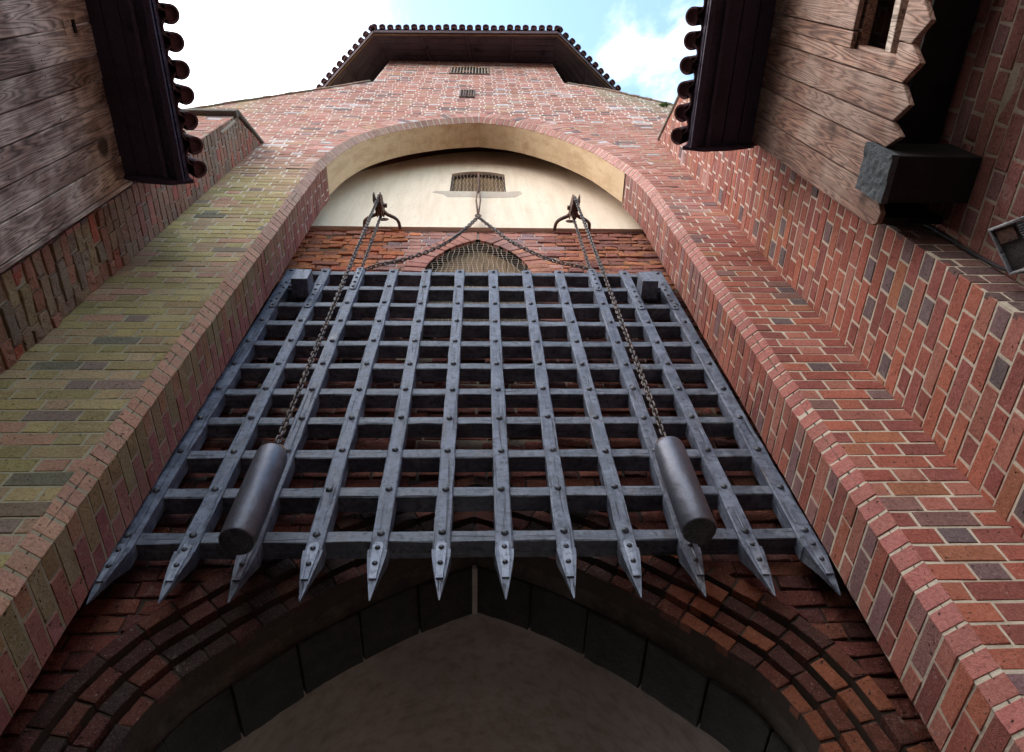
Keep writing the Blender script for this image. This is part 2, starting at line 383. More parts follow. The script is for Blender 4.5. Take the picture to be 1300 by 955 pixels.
def lerp(a, b, t): t = max(0., min(1., t)); return tuple(a[i]*(1-t)+b[i]*t for i in range(3))
def sm(x, a, b): t = max(0., min(1., (x-a)/(b-a))); return t*t*(3-2*t)
RED = [(.38, .115, .078), (.34, .10, .072), (.42, .135, .085), (.30, .095, .078), (.36, .125, .09), (.41, .155, .115), (.27, .085, .068)]
PURP = [(.17, .115, .12), (.20, .12, .12), (.145, .11, .11)]
ORNG = [(.40, .155, .08), (.36, .14, .08)]
PINK = [(.45, .225, .18), (.41, .18, .14), (.49, .27, .225), (.39, .19, .155), (.43, .19, .145)]
def jitc(c, a=.10): k = 1+random.uniform(-a, a); return tuple(max(.01, x*k*(1+random.uniform(-.03, .03))) for x in c)
def col_right(c, hd):
    r = random.random()
    if hd and r < .16: b = random.choice(PURP)
    elif r < .07: b = random.choice(ORNG)
    elif r < .13: b = (.25, .13, .11)
    else: b = random.choice(RED)
    return jitc(b)
def col_upper(c, hd):  # paler pink than below; glare on the upper wall put into the colour
    r = random.random()
    b = random.choice(PINK)
    if r < .10: b = (.20, .135, .135)
    elif r < .17: b = (.50, .44, .44)
    elif r < .24: b = (.42, .24, .16)
    return jitc(b, .12)
OLIVE = [(.40, .325, .135), (.35, .275, .125), (.44, .36, .165), (.31, .26, .11), (.38, .26, .15), (.42, .31, .17)]
def col_left(c, hd):
    up = sm(c[2], 7.4, 11.0)
    near = sm(c[0], -2.45, -2.15)*.3
    r = random.random()
    b = random.choice(OLIVE)
    if r < .05: b = (.18, .165, .11)
    elif r < .12: b = (.24, .18, .14)
    elif r < .20: b = (.45, .26, .17)
    t = max(0, min(1, up*.95+near*random.random()+nz(c, .8, 5)*.4*(.1+up)))
    if c[0] < -3.4 and c[2] > 9: t = min(t, 1-.8*sm(-c[0], 3.2, 4.4)) if random.random() < .8 else t
    return jitc(lerp(b, random.choice(PINK), t))
def col_front(c, hd):
    if c[2] < 9.2 and c[0] < 0: return col_left(c, hd)
    if c[2] < 9.2: return lerp(col_right(c, hd), col_upper(c, hd), sm(c[2], 6, 9.2)*.8)
    u = col_upper(c, hd)
    if c[0] < -.5: u = lerp(col_left(c, hd), u, sm(c[2]+nz(c, .7)*2, 8.4, 11.5) if c[0] > -3.2 else sm(c[0], -4.6, -2.6)*.8)
    if c[0] > 2.2 and c[2] > 12.2: u = lerp(u, (.27, .25, .17), .75*sm(c[2]+1.5*c[0]+nz(c, 2)*.8, 16.6, 18.6))
    return u

Y0 = 2.45            # front face of the tower
XL, XR = -2.09, 2.046    # chamfer arrises on the front face
CH = .075            # chamfer
YJ = 2.98            # rear of the jambs
YB = 3.25            # back wall of the niche
LEFT_SH = [(-7.2, 9.4), (-4.73, 12.44), (-2.2, 15.55)]
RIGHT_SH = [(5.9, 9.9), (3.42, 13.6), (2.42, 15.12), (1.76, 15.77)]
def left_edge(z):
    if z < 9.4: return -5.4
    if z < 15.55: return float(np.interp(z, [p[1] for p in LEFT_SH], [p[0] for p in LEFT_SH]))
    return -2.17
def right_edge(z):
    if z < 9.9: return 4.2
    if z < 15.77: return float(np.interp(z, [p[1] for p in RIGHT_SH], [p[0] for p in RIGHT_SH]))
    return 1.72
def crom(P, n=14):
    P = [np.array(p, float) for p in P]; P = [2*P[0]-P[1]]+P+[2*P[-1]-P[-2]]; o = []
    for i in range(1, len(P)-2):
        for k in range(n):
            t = k/n; a, b, c, d = P[i-1:i+3]
            o.append(.5*((2*b)+(-a+c)*t+(2*a-5*b+4*c-d)*t*t+(-a+3*b-3*c+d)*t**3))
    o.append(P[-2]); return o
def resample(P, step):
    P = [np.array(p) for p in P]; d = [0]
    for a, b in zip(P, P[1:]): d.append(d[-1]+np.linalg.norm(b-a))
    n = max(1, round(d[-1]/step)); s = np.linspace(0, d[-1], n+1)
    return [np.array([np.interp(t, d, [p[0] for p in P]), np.interp(t, d, [p[1] for p in P])]) for t in s]
archL = crom([(XL, 9.0), (-2.05, 9.5), (-1.955, 10.2), (-1.72, 10.95), (-1.25, 11.62), (-.62, 12.08), (-.03, 12.29)])
archR = crom([(-.03, 12.29), (.6, 11.98), (1.18, 11.30), (1.62, 10.42), (1.87, 9.55), (1.99, 9.0), (XR, 8.4)])
def offset(P, d):
    o = []
    for i, p in enumerate(P):
        t = P[min(i+1, len(P)-1)]-P[max(i-1, 0)]; t = t/np.linalg.norm(t); o.append(p+np.array([-t[1], t[0]])*d)
    return o
ARCHL = resample(archL, .115); ARCHR = resample(archR, .115)
RW = .30
ringL = offset(ARCHL, RW); ringR = offset(ARCHR, RW)
apex = np.array([-.03, 12.29+RW*1.05]); ringL[-1] = apex; ringR[0] = apex
def xl_ring(z):
    if z < 9.0: return XL
    return float(np.interp(z, [p[1] for p in ringL], [p[0] for p in ringL]))
def xr_ring(z):
    if z < 8.4: return XR
    return float(np.interp(z, [p[1] for p in ringR[::-1]], [p[0] for p in ringR[::-1]]))

# ------------------------------------------------------------------ ground
g = MB(); g.face([(-400, -400, -1.65), (400, -400, -1.65), (400, 400, -1.65), (-400, 400, -1.65)])
tag(g.build('ground', M_GROUND), kind='structure')

# ================================================================== the gate tower
T = empty('gate_tower', 'tall red brick gate tower with a pointed plastered niche and a dark tiled roof', 'tower', (0, 3.2, -1.65))
W = Wall()
F = dict(O=(0, Y0, 0), U=(1, 0, 0), V=(0, 0, 1), n=(0, -1, 0), colf=col_front, matf=lambda c: 0)
zA = float(apex[1])
W.course_fill(v0=-1.65, v1=9.0, ul=lambda z: left_edge(z) if z > 8.5 else -3.15, ur=lambda z: XL, **F)
W.course_fill(v0=9.0, v1=zA, ul=left_edge, ur=xl_ring, joint=.021, **F)
W.course_fill(v0=-1.65, v1=8.4, ul=lambda z: XR, ur=lambda z: right_edge(z) if z > 8.0 else 2.72, **F)
W.course_fill(v0=8.4, v1=zA, ul=xr_ring, ur=right_edge, joint=.021, **F)
W.course_fill(v0=zA, v1=18.75, ul=left_edge, ur=right_edge, joint=.022, **F)
# front ring of voussoirs and the chamfer course running up both arrises and over the arch
def chamfer(P0, P1, a, b, colr):
    """brick between outer points a0,a1 (front face) and inner points b0,b1 (set back)"""
    q = [(P0[0], Y0, P0[1]), (a[0], Y0+CH, a[1]), (b[0], Y0+CH, b[1]), (P1[0], Y0, P1[1])]
    return q
def strip(outer, inner, colf, n_sign):
    for i in range(len(outer)-1):
        o0, o1, i0, i1 = outer[i], outer[i+1], inner[i], inner[i+1]
        t = (o1-o0); L_ = np.linalg.norm(t); g_ = J*.6/L_
        a0, a1 = o0+t*g_, o1-t*g_; ti = i1-i0; b0, b1 = i0+ti*g_, i1-ti*g_
        q = [np.array((a0[0], Y0, a0[1])), np.array((b0[0], Y0+CH, b0[1])), np.array((b1[0], Y0+CH, b1[1])), np.array((a1[0], Y0, a1[1]))]
        nn = np.cross(q[1]-q[0], q[3]-q[0]); nn /= np.linalg.norm(nn)
        if nn[1] > 0: nn = -nn; q = q[::-1]
        c = sum(q)/4
        q = [p+(p-(q[j^1] if abs(q[j^1][1]-p[1]) > .01 else q[3-j]))*.045 for j, p in enumerate(q)]
        W.brick(q, nn, colf(c), .05, .001, .03, bev=.002)
        A4 = [np.array((o0[0], Y0, o0[1])), np.array((i0[0], Y0+CH, i0[1])), np.array((i1[0], Y0+CH, i1[1])), np.array((o1[0], Y0, o1[1]))]
        A4 = [A4[0]+(A4[0]-A4[1])*.035, A4[1]+(A4[1]-A4[0])*.035, A4[2]+(A4[2]-A4[3])*.035, A4[3]+(A4[3]-A4[2])*.035]
        W.bed.face([p-nn*.0006 for p in A4], mort_col(c))
def col_cham(c):
    if c[0] < 0: return jitc(lerp((.50, .285, .195), (.52, .32, .26), sm(c[2], 5, 10)), .1)
    return jitc(lerp((.42, .155, .13), (.48, .25, .215), sm(c[2], 4, 10)), .1)
nL = round((9.0+1.65)/.115); vl = [np.array((XL+nz((0, 0, i*.115), .9, 4)*.006+random.uniform(-.0015, .0015), 9.0-(nL-i)*.115)) for i in range(nL+1)]; vl[-1][0] = XL
vli = [p+np.array((CH, 0)) for p in vl]
nR = round((8.4+1.65)/.115); vr = [np.array((XR+nz((0, 5, i*.115), .9, 9)*.006+random.uniform(-.0015, .0015), 8.4-i*.115)) for i in range(nR+1)]; vr[0][0] = XR
vri = [p-np.array((CH, 0)) for p in vr]
inL = offset(ARCHL, -CH); inR = offset(ARCHR, -CH); ia = np.array([-.03, 12.29-CH*1.1]); inL[-1] = ia; inR[0] = ia
inL[0] = vli[-1]; inR[-1] = vri[0]
strip(vl, vli, col_cham, 1); strip(ARCHL, inL, col_cham, 1); strip(ARCHR, inR, col_cham, 1); strip(vr, vri, col_cham, 1)
for A_, B_ in ((ARCHL, ringL), (ARCHR, ringR)):
    for i in range(len(A_)-1):
        t = A_[i+1]-A_[i]; L_ = np.linalg.norm(t); g_ = J/2/L_; tb = B_[i+1]-B_[i]
        a0, a1, b0, b1 = A_[i]+t*g_, A_[i+1]-t*g_, B_[i]+tb*g_*.8, B_[i+1]-tb*g_*.8
        W.bed.face([(p[0], Y0+.0015, p[1]) for p in (A_[i], A_[i+1], B_[i+1], B_[i])], (.64, .58, .53))
        if i % 2:
            cuts = [(0, .47), (.53, 1)]
        else: cuts = [(0, 1)]
        for (s0, s1) in cuts:
            q = [a0+(b0-a0)*s0, a1+(b1-a1)*s0, a1+(b1-a1)*s1, a0+(b0-a0)*s1]
            q = [np.array((p[0], Y0, p[1])) for p in q]
            W.brick(q, (0, -1, 0), col_front(sum(q)/4, False), .05, .001)
# jambs
def col_jl(c, hd):
    t = sm(c[1]+nz(c, 3)*.08, 2.66, 2.86); b = random.choice([(.34, .23, .11), (.29, .21, .11), (.38, .20, .11), (.31, .25, .13), (.36, .17, .11)])
    k = random.choice([(.36, .14, .12), (.33, .125, .11), (.40, .18, .15)])
    up = sm(c[2], 5, 9)*.7
    return jitc(lerp(lerp(b, k, up), k, t))
def col_jr(c, hd):
    b = random.choice(RED+[(.25, .13, .13), (.33, .16, .14)])
    return jitc(lerp(b, (.36, .18, .15), sm(c[2], 5, 9)*.5))
LZ, RZ = 9.44, 9.25
def xin(z, side):
    P = (list(vli)+list(inL)) if side < 0 else (list(inR)+list(vri))[::-1]
    return float(np.interp(z, [p[1] for p in P], [p[0] for p in P]))
for side, cf, zt in ((-1, col_jl, LZ), (1, col_jr, RZ)):
    k0 = 0; z = (9.0-(nL)*.115) if side < 0 else (8.4-nR*.115); k = 0
    while z < zt-.02:
        z1 = min(z+.115, zt); xa, xb = xin(z, side), xin(z1, side)
        nn = np.array((-side*1., 0, 0))
        W.bed.face([(xa+side*.0015, Y0+CH, z), (xa+side*.0015, YJ, z), (xb+side*.0015, YJ, z1), (xb+side*.0015, Y0+CH, z1)], mort_col((xa, Y0, z)))
        cut = [(Y0+CH+J*.3, Y0+CH+.145), (Y0+CH+.145+J, YJ)] if k % 2 else [(Y0+CH+J*.3, Y0+CH+.298), (Y0+CH+.298+J, YJ)]
        for (y0, y1) in cut:
            q = [(xa, y0, z+J/2), (xa, y1, z+J/2), (xb, y1, z1-J/2), (xb, y0, z1-J/2)]
            if side > 0: q = q[::-1]
            c = np.mean(q, 0)
            W.brick(q, nn, cf(c, False), .1, 0., mat=1 if (side < 0 and c[1] > 2.62) or (side > 0 and c[1] > 2.8 and c[2] < 4) else 0)
        z = z1; k += 1
# plastered soffit of the arch and the pale-lined shaft behind it
P = [p for p in list(inL) if p[1] > LZ-.06]+[p for p in list(inR)[1:] if p[1] > RZ-.06]
s_ = MB()
for a, b in zip(P, P[1:]):
    for y0, y1 in ((Y0+CH, 2.66), (2.66, 2.79), (2.79, 2.92)):
        s_.face([(a[0], y0, a[1]), (b[0], y0, b[1]), (b[0], y1, b[1]), (a[0], y1, a[1])])
s_.build('arch_soffit', M_SOFF, T)
s_ = MB()
for a, b in zip(P, P[1:]): s_.face([(a[0], 2.92, a[1]), (b[0], 2.92, b[1]), (b[0], 2.92, 15.2), (a[0], 2.92, 15.2)])
for xa, xb in ((-2.32, P[0][0]), (P[-1][0], 2.26)): s_.face([(xa, 2.92, 9.2), (xb, 2.92, 9.2), (xb, 2.92, 15.2), (xa, 2.92, 15.2)])
s_.face([(-2.4, 2.9, 15.2), (2.4, 2.9, 15.2), (2.4, 3.6, 15.2), (-2.4, 3.6, 15.2)])
s_.build('shaft_bounce_lining', M_PLAST, T)  # unseen lining made pale to bounce light onto the niche plaster
core = MB()
for s in (-1, 1):
    x0 = s*3.1; x1 = -2.055 if s < 0 else 2.01
    core.box((min(x0, x1), Y0+.03, -1.6), (max(x0, x1), YJ-.004, 8.3))
    core.box((min(x0, s*2.30), YJ, -1.6), (max(x0, s*2.30), YB+.1, 15.1))
core.build('masonry_core', M_MORTD, T)
# niche back wall: broken brick below, cream plaster above
WB = Wall()
PB = 9.10
OPN = [(-1.80, .0), (-1.78, 1.4), (-1.70, 2.15), (-1.56, 2.50), (-1.34, 2.735), (-1.04, 3.0), (-.67, 3.26), (-.32, 3.46), (-.03, 3.585)]
opL = crom(OPN, 8); opR = [np.array((-.06-p[0], p[1])) for p in opL[::-1]]
OPL, OPR = resample(opL, .155), resample(opR, .155)
OR = .40
rOL, rOR = offset(OPL, OR), offset(OPR, OR); ap = np.array((-.03, 3.585+OR*1.12)); rOL[-1] = ap; rOR[0] = ap
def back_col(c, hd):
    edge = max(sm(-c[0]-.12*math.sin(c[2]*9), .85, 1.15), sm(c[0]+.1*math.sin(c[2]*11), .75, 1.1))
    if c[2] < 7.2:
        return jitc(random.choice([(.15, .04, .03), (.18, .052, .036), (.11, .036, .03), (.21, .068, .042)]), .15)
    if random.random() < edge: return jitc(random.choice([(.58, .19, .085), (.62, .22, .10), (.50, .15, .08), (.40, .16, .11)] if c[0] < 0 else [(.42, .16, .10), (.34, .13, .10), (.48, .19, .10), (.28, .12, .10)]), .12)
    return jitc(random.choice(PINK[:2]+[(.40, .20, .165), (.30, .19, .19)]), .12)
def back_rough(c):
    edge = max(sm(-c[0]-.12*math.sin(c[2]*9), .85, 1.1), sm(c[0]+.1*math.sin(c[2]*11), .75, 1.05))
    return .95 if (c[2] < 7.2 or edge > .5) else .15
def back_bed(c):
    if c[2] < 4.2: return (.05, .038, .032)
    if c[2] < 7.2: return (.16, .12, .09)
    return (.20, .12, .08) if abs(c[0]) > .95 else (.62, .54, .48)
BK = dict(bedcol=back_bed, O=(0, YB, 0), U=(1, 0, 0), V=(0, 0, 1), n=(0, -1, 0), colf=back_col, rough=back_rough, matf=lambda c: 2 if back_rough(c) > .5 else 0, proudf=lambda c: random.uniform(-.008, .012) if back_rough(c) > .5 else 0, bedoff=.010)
zO = float(ap[1])
def xo(P): 
    return lambda z: float(np.interp(z, [p[1] for p in P], [p[0] for p in P]))
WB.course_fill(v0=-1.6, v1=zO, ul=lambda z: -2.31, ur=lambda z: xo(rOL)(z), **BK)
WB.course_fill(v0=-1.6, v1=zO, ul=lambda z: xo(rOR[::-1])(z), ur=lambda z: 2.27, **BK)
WIN0, WAP, WHW = 6.3, 8.74, .62      # lattice window: sill, apex, half width
wl = crom([(-WHW-.03, WIN0), (-WHW-.03, 7.4), (-.60, 7.92), (-.455, 8.28), (-.265, 8.55), (-.03, WAP)], 8)
wr = [np.array((-.06-p[0], p[1])) for p in wl[::-1]]
WLs, WRs = resample(wl, .115), resample(wr, .115)
wrl, wrr = offset(WLs, .24), offset(WRs, .24); wa = np.array((-.03, WAP+.27)); wrl[-1] = wa; wrr[0] = wa
WB.course_fill(v0=zO, v1=WIN0, ul=lambda z: -2.31, ur=lambda z: 2.27, **BK)
WB.course_fill(v0=WIN0, v1=float(wa[1]), ul=lambda z: -2.31, ur=xo(wrl), **BK)
WB.course_fill(v0=WIN0, v1=float(wa[1]), ul=xo(wrr[::-1]), ur=lambda z: 2.27, **BK)
WB.course_fill(v0=float(wa[1]), v1=PB, ul=lambda z: -2.31, ur=lambda z: 2.27, **BK)
def ring(Wl, A_, B_, y, colf, rg, mat, split=None, bedoff=.02):
    for i in range(len(A_)-1):
        t = A_[i+1]-A_[i]; L_ = max(np.linalg.norm(t), 1e-3); g_ = J/2/L_; tb = B_[i+1]-B_[i]
        a0, a1, b0, b1 = A_[i]+t*g_, A_[i+1]-t*g_, B_[i]+tb*g_*.8, B_[i+1]-tb*g_*.8
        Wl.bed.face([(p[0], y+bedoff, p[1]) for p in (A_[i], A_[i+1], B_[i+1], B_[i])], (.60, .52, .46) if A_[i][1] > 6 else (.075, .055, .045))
        for (s0, s1) in (split or [(0, 1)]):
            q = [a0+(b0-a0)*s0, a1+(b1-a1)*s0, a1+(b1-a1)*s1, a0+(b0-a0)*s1]
            q = [np.array((p[0], y, p[1])) for p in q]; c = sum(q)/4
            Wl.brick(q, (0, -1, 0), colf(c, False), rg, random.uniform(-.006, .006), .05, mat=mat)
ring(WB, WLs, wrl, YB-.004, lambda c, h: jitc(random.choice(PINK[:2]+[(.42, .18, .14)]), .1), .1, 0)
ring(WB, WRs, wrr, YB-.004, lambda c, h: jitc(random.choice([(.44, .19, .14), (.48, .22, .15), (.38, .2, .17)]), .1), .1, 0)
# three stepped orders of moulded brick round the passage arch
orng = lambda c, h: jitc(random.choice([(.15, .045, .028), (.24, .075, .038), (.08, .03, .024), (.11, .035, .025)] if c[0] > .9 else [(.06, .024, .02), (.09, .03, .024), (.045, .024, .022), (.12, .04, .028)]), .15)  # right-hand bricks brighter; light falling there is put into the colour
for j, (d0, d1, yy) in enumerate(((.0, .085, YB+.09), (.10, .19, YB+.05), (.20, .29, YB+.01), (.30, .39, YB-.035))):
    for P_ in (OPL, OPR):
        a_, b_ = offset(P_, d0), offset(P_, d1)
        e = -1 if P_ is OPL else 0
        a_[e] = np.array((-.03, 3.585+d0*1.12)); b_[e] = np.array((-.03, 3.585+d1*1.12))
        ring(WB, a_, b_, yy, orng, .55, 2, bedoff=.012)
        # undersides of each step
        for u, v in zip(a_, a_[1:]):
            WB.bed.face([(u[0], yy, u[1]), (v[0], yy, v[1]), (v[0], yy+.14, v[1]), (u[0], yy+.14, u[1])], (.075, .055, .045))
WB.flush(T, [M_BRICK, M_BRICKL, M_ROUGH], hide=None, bedmat=M_MORTT, limit=70)
W.flush(T, [M_BRICK, M_BRICKL, M_ROUGH], bedmat=M_MORTT, limit=230)
# passage: lit stone band, darker band with shade in its colour, then the plastered vault
def band(name, mat, y0, y1, grow, ny=3):
    m = MB(); P_ = offset(OPL, grow)[:-1]+[np.array((-.03, 3.585+grow))]+offset(OPR, grow)[1:]
    for a, b in zip(P_, P_[1:]):
        for k in range(ny):
            u, v = y0+(y1-y0)*k/ny, y0+(y1-y0)*(k+1)/ny
            m.face([(a[0], u, a[1]), (b[0], u, b[1]), (b[0], v, b[1]), (a[0], v, a[1])])
    # step faces between neighbouring bands
    Q_ = offset(OPL, grow+.3)[:-1]+[np.array((-.03, 3.585+grow+.33))]+offset(OPR, grow+.3)[1:]
    for a, b, c_, d in zip(P_, P_[1:], Q_[1:], Q_): m.face([(a[0], y0, a[1]), (b[0], y0, b[1]), (c_[0], y0, c_[1]), (d[0], y0, d[1])]); m.face([(a[0], y1, a[1]), (b[0], y1, b[1]), (c_[0], y1, c_[1]), (d[0], y1, d[1])])
    return m.build(name, mat, T)
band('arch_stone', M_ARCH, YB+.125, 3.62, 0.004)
for C_ in (resample(opL, .42), resample(opR, .42)):
    for i in range(len(C_)-1):
        gr = random.uniform(-.010, .010); a, b = C_[i], C_[i+1]; d = (b-a)/np.linalg.norm(b-a); nn = np.array((-d[1], d[0]))
        mid_ = [p for p in ((a*.66+b*.34), (a*.34+b*.66))]
        # keep the curve of the arch across the block
        full = opL if C_[0][0] < -1 else opR
        sel = [a+d*.006]+[p for p in resample(full, .06) if np.dot(p-a, d) > .02 and np.dot(b-p, d) > .02 and np.linalg.norm(p-(a+b)/2) < .26]+[b-d*.006]
        if len(sel) < 2: continue
        m = MB(); ins = [p+nn*(gr-.012+random.uniform(-.004, .004)) for p in sel]; outs = [p+nn*.3 for p in sel]
        y0_, y1_ = 3.625+random.uniform(-.012, .012), 4.06+random.uniform(-.01, .012)
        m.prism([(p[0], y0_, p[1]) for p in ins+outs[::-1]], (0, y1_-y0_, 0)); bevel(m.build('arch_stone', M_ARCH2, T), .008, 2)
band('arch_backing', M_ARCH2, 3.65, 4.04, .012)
jm = MB(); jm.box((-.047, 3.63, 3.56), (-.013, 4.05, 3.62)); jm.build('arch_joint', M_MORT, T)
v_ = MB(); n_ = 24
for i in range(n_):
    a0, a1 = math.pi*i/n_, math.pi*(i+1)/n_
    p = lambda a, y: (-.03-2.1*math.cos(a), y, 2.6+2.1*math.sin(a))
    v_.face([p(a0, 4.06), p(a1, 4.06), p(a1, 10), p(a0, 10)])
for s in (-1, 1): v_.face([(-.03+s*2.1, 4.06, -1.65), (-.03+s*2.1, 10, -1.65), (-.03+s*2.1, 10, 2.6), (-.03+s*2.1, 4.06, 2.6)])
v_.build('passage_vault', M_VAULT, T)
# body of the tower behind the niche
b_ = MB(); b_.box((-4.6, 4.1, 5.0), (3.9, 10, 12.3)); b_.box((-4.6, 4.1, -1.6), (-2.2, 10, 5.0)); b_.box((2.2, 4.1, -1.6), (3.9, 10, 5.0))
b_.box((-2.3, 3.62, 4.4), (2.3, 4.1, 15.1)); b_.box((-4.6, Y0+.55, -1.6), (-2.33, 4.1, 9.3)); b_.box((2.33, Y0+.55, -1.6), (3.9, 4.1, 9.8))
b_.build('tower_body', M_MORTD, T)
# upper storey: faces running back on both sides
up = MB()
bk = 3.2; ll = (-2.17-math.tan(R(38))*bk, Y0+bk); rr = (1.72+math.tan(R(33))*bk, Y0+bk)
up.prism([(-2.165, Y0+.014, 15.25), (1.715, Y0+.014, 15.25), (rr[0], rr[1], 15.25), (ll[0], ll[1], 15.25)], (0, 0, 3.47))
up.build('upper_storey', M_MORTL, T)
# shoulders: thick raking wall tops with a brick-on-edge coping
for SH, nm in ((LEFT_SH, 'left'), (RIGHT_SH[::-1], 'right')):
    sd = -1 if nm == 'left' else 1
    pts = [p for p in (LEFT_SH if sd < 0 else RIGHT_SH)]
    m = MB(); inner = -2.1 if sd < 0 else 1.7
    for a, b in zip(pts, pts[1:]):
        m.face([(a[0], Y0+.01, a[1]), (b[0], Y0+.01, b[1]), (b[0], Y0+.6, b[1]), (a[0], Y0+.6, a[1])])
        ax_, bx_ = (min(a[0], -2.36), min(b[0], -2.36)) if sd < 0 else (max(a[0], 2.36), max(b[0], 2.36)); m.face([(ax_, Y0+.6, a[1]), (bx_, Y0+.6, b[1]), (bx_, Y0+.6, 9), (ax_, Y0+.6, 9)])
    m.build('shoulder_wall', M_MORTL, T)
    cp = MB()
    for a, b in zip(pts, pts[1:]):
        a = np.array(a); b = np.array(b); d = b-a; L_ = np.linalg.norm(d); t = d/L_; n2_ = np.array((-t[1], t[0])); n2_ = n2_ if n2_[1] > 0 else -n2_
        n_ = int(L_/.155)
        for i in range(n_):
            p0 = a+t*(L_*i/n_+.006); p1 = a+t*(L_*(i+1)/n_-.006)
            hgt = random.uniform(.05, .06); yf = Y0-.03+random.uniform(-.006, .006)
            qd = [(p0[0], yf, p0[1]), (p1[0], yf, p1[1]), tuple((p1+n2_*hgt)[[0, 0, 1]]*np.array([1, 0, 1])+np.array([0, yf, 0])), tuple((p0+n2_*hgt)[[0, 0, 1]]*np.array([1, 0, 1])+np.array([0, yf, 0]))]
            cp.prism(qd, (0, .3, 0), jitc((.27, .17, .13) if random.random() < .5 else (.2, .17, .12)))
    cp.build('coping_brick', M_BRICK, T, kind='stuff')
# cream plaster of the niche, its top following the arch
pt = crom([(-2.36, 11.0), (-2.14, 11.3), (-1.92, 11.75), (-1.21, 12.5), (-.6, 12.95), (-.04, 13.16), (.6, 13.05), (1.235, 12.73), (1.84, 12.1), (2.12, 11.5), (2.34, 11.0)], 5)
KS = 3.19/3.228
pt = [p*KS for p in pt]
NW = dict(x0=-.46*KS, x1=.385*KS, z0=10.72*KS, z1=11.66*KS)
pl = MB()
def ptop(x): return float(np.interp(x, [p[0] for p in pt], [p[1] for p in pt]))
def seg(x): return NW['z1']+.17*(1-((x+.0375)/.43)**2)
xs = sorted(set([-2.299, 2.285, NW['x0'], NW['x1']]+[NW['x0']+(NW['x1']-NW['x0'])*i/10 for i in range(11)]+[-2.29+.12*i for i in range(38)]))
yp = 3.19; PBP = 9.02
for a, b in zip(xs, xs[1:]):
    q = lambda z0, z1, z0b=None, z1b=None: pl.face([(a, yp, z0), (b, yp, z0b if z0b is not None else z0), (b, yp, z1b if z1b is not None else z1), (a, yp, z1)])
    if NW['x0']-1e-6 <= a and b <= NW['x1']+1e-6:
        q(PBP, NW['z0']); q(seg(a), ptop(a), seg(b), ptop(b))
        pl.face([(a, yp, seg(a)), (b, yp, seg(b)), (b, yp+.2, seg(b)), (a, yp+.2, seg(a))])
    else: q(PBP, ptop(a), PBP, ptop(b))
    pl.face([(a, yp, PBP), (b, yp, PBP), (b, YB, PBP), (a, YB, PBP)])
for x in (NW['x0'], NW['x1']): pl.face([(x, yp, NW['z0']), (x, yp+.2, NW['z0']), (x, yp+.2, seg(x)), (x, yp, seg(x))])
pl.face([(NW['x0'], yp, NW['z0']), (NW['x1'], yp, NW['z0']), (NW['x1'], yp+.2, NW['z0']), (NW['x0'], yp+.2, NW['z0'])])
pl.build('niche_plaster', M_PLAST, T)
# dark brick lining above the plaster
dk = Wall(); dk.course_fill(O=(0, YB-.04, 0), U=(1, 0, 0), V=(0, 0, 1), n=(0, -1, 0), v0=11.95, v1=15.2, ul=lambda z: -2.3, ur=lambda z: 2.26, colf=lambda c, h: jitc((.30, .13, .11)), bedoff=.012)
mm = MB()
for b in dk.bricks: mm.add(b[1], b[2], b[3])
mm.build('brickwork', M_ROUGH, T, kind='stuff'); dk.bed.build('mortar_bed', M_MORTD, T)
cpz = MB(); random.seed(5)
pc = [(-.72, 10.66), (-.66, 10.72), (NW['x0'], 10.73), (NW['x1'], 10.73), (.6, 10.76), (.62, 10.62), (.5, 10.45), (.1, 10.40), (-.2, 10.44), (-.48, 10.42), (-.55, 10.56)]
pc[2] = (-.46, 10.718); pc[3] = (.385, 10.718)
cpz.prism([(x*KS, yp-.003, z*KS) for x, z in pc], (0, .02, 0)); cpz.build('cement_patch', M_CEM, T)

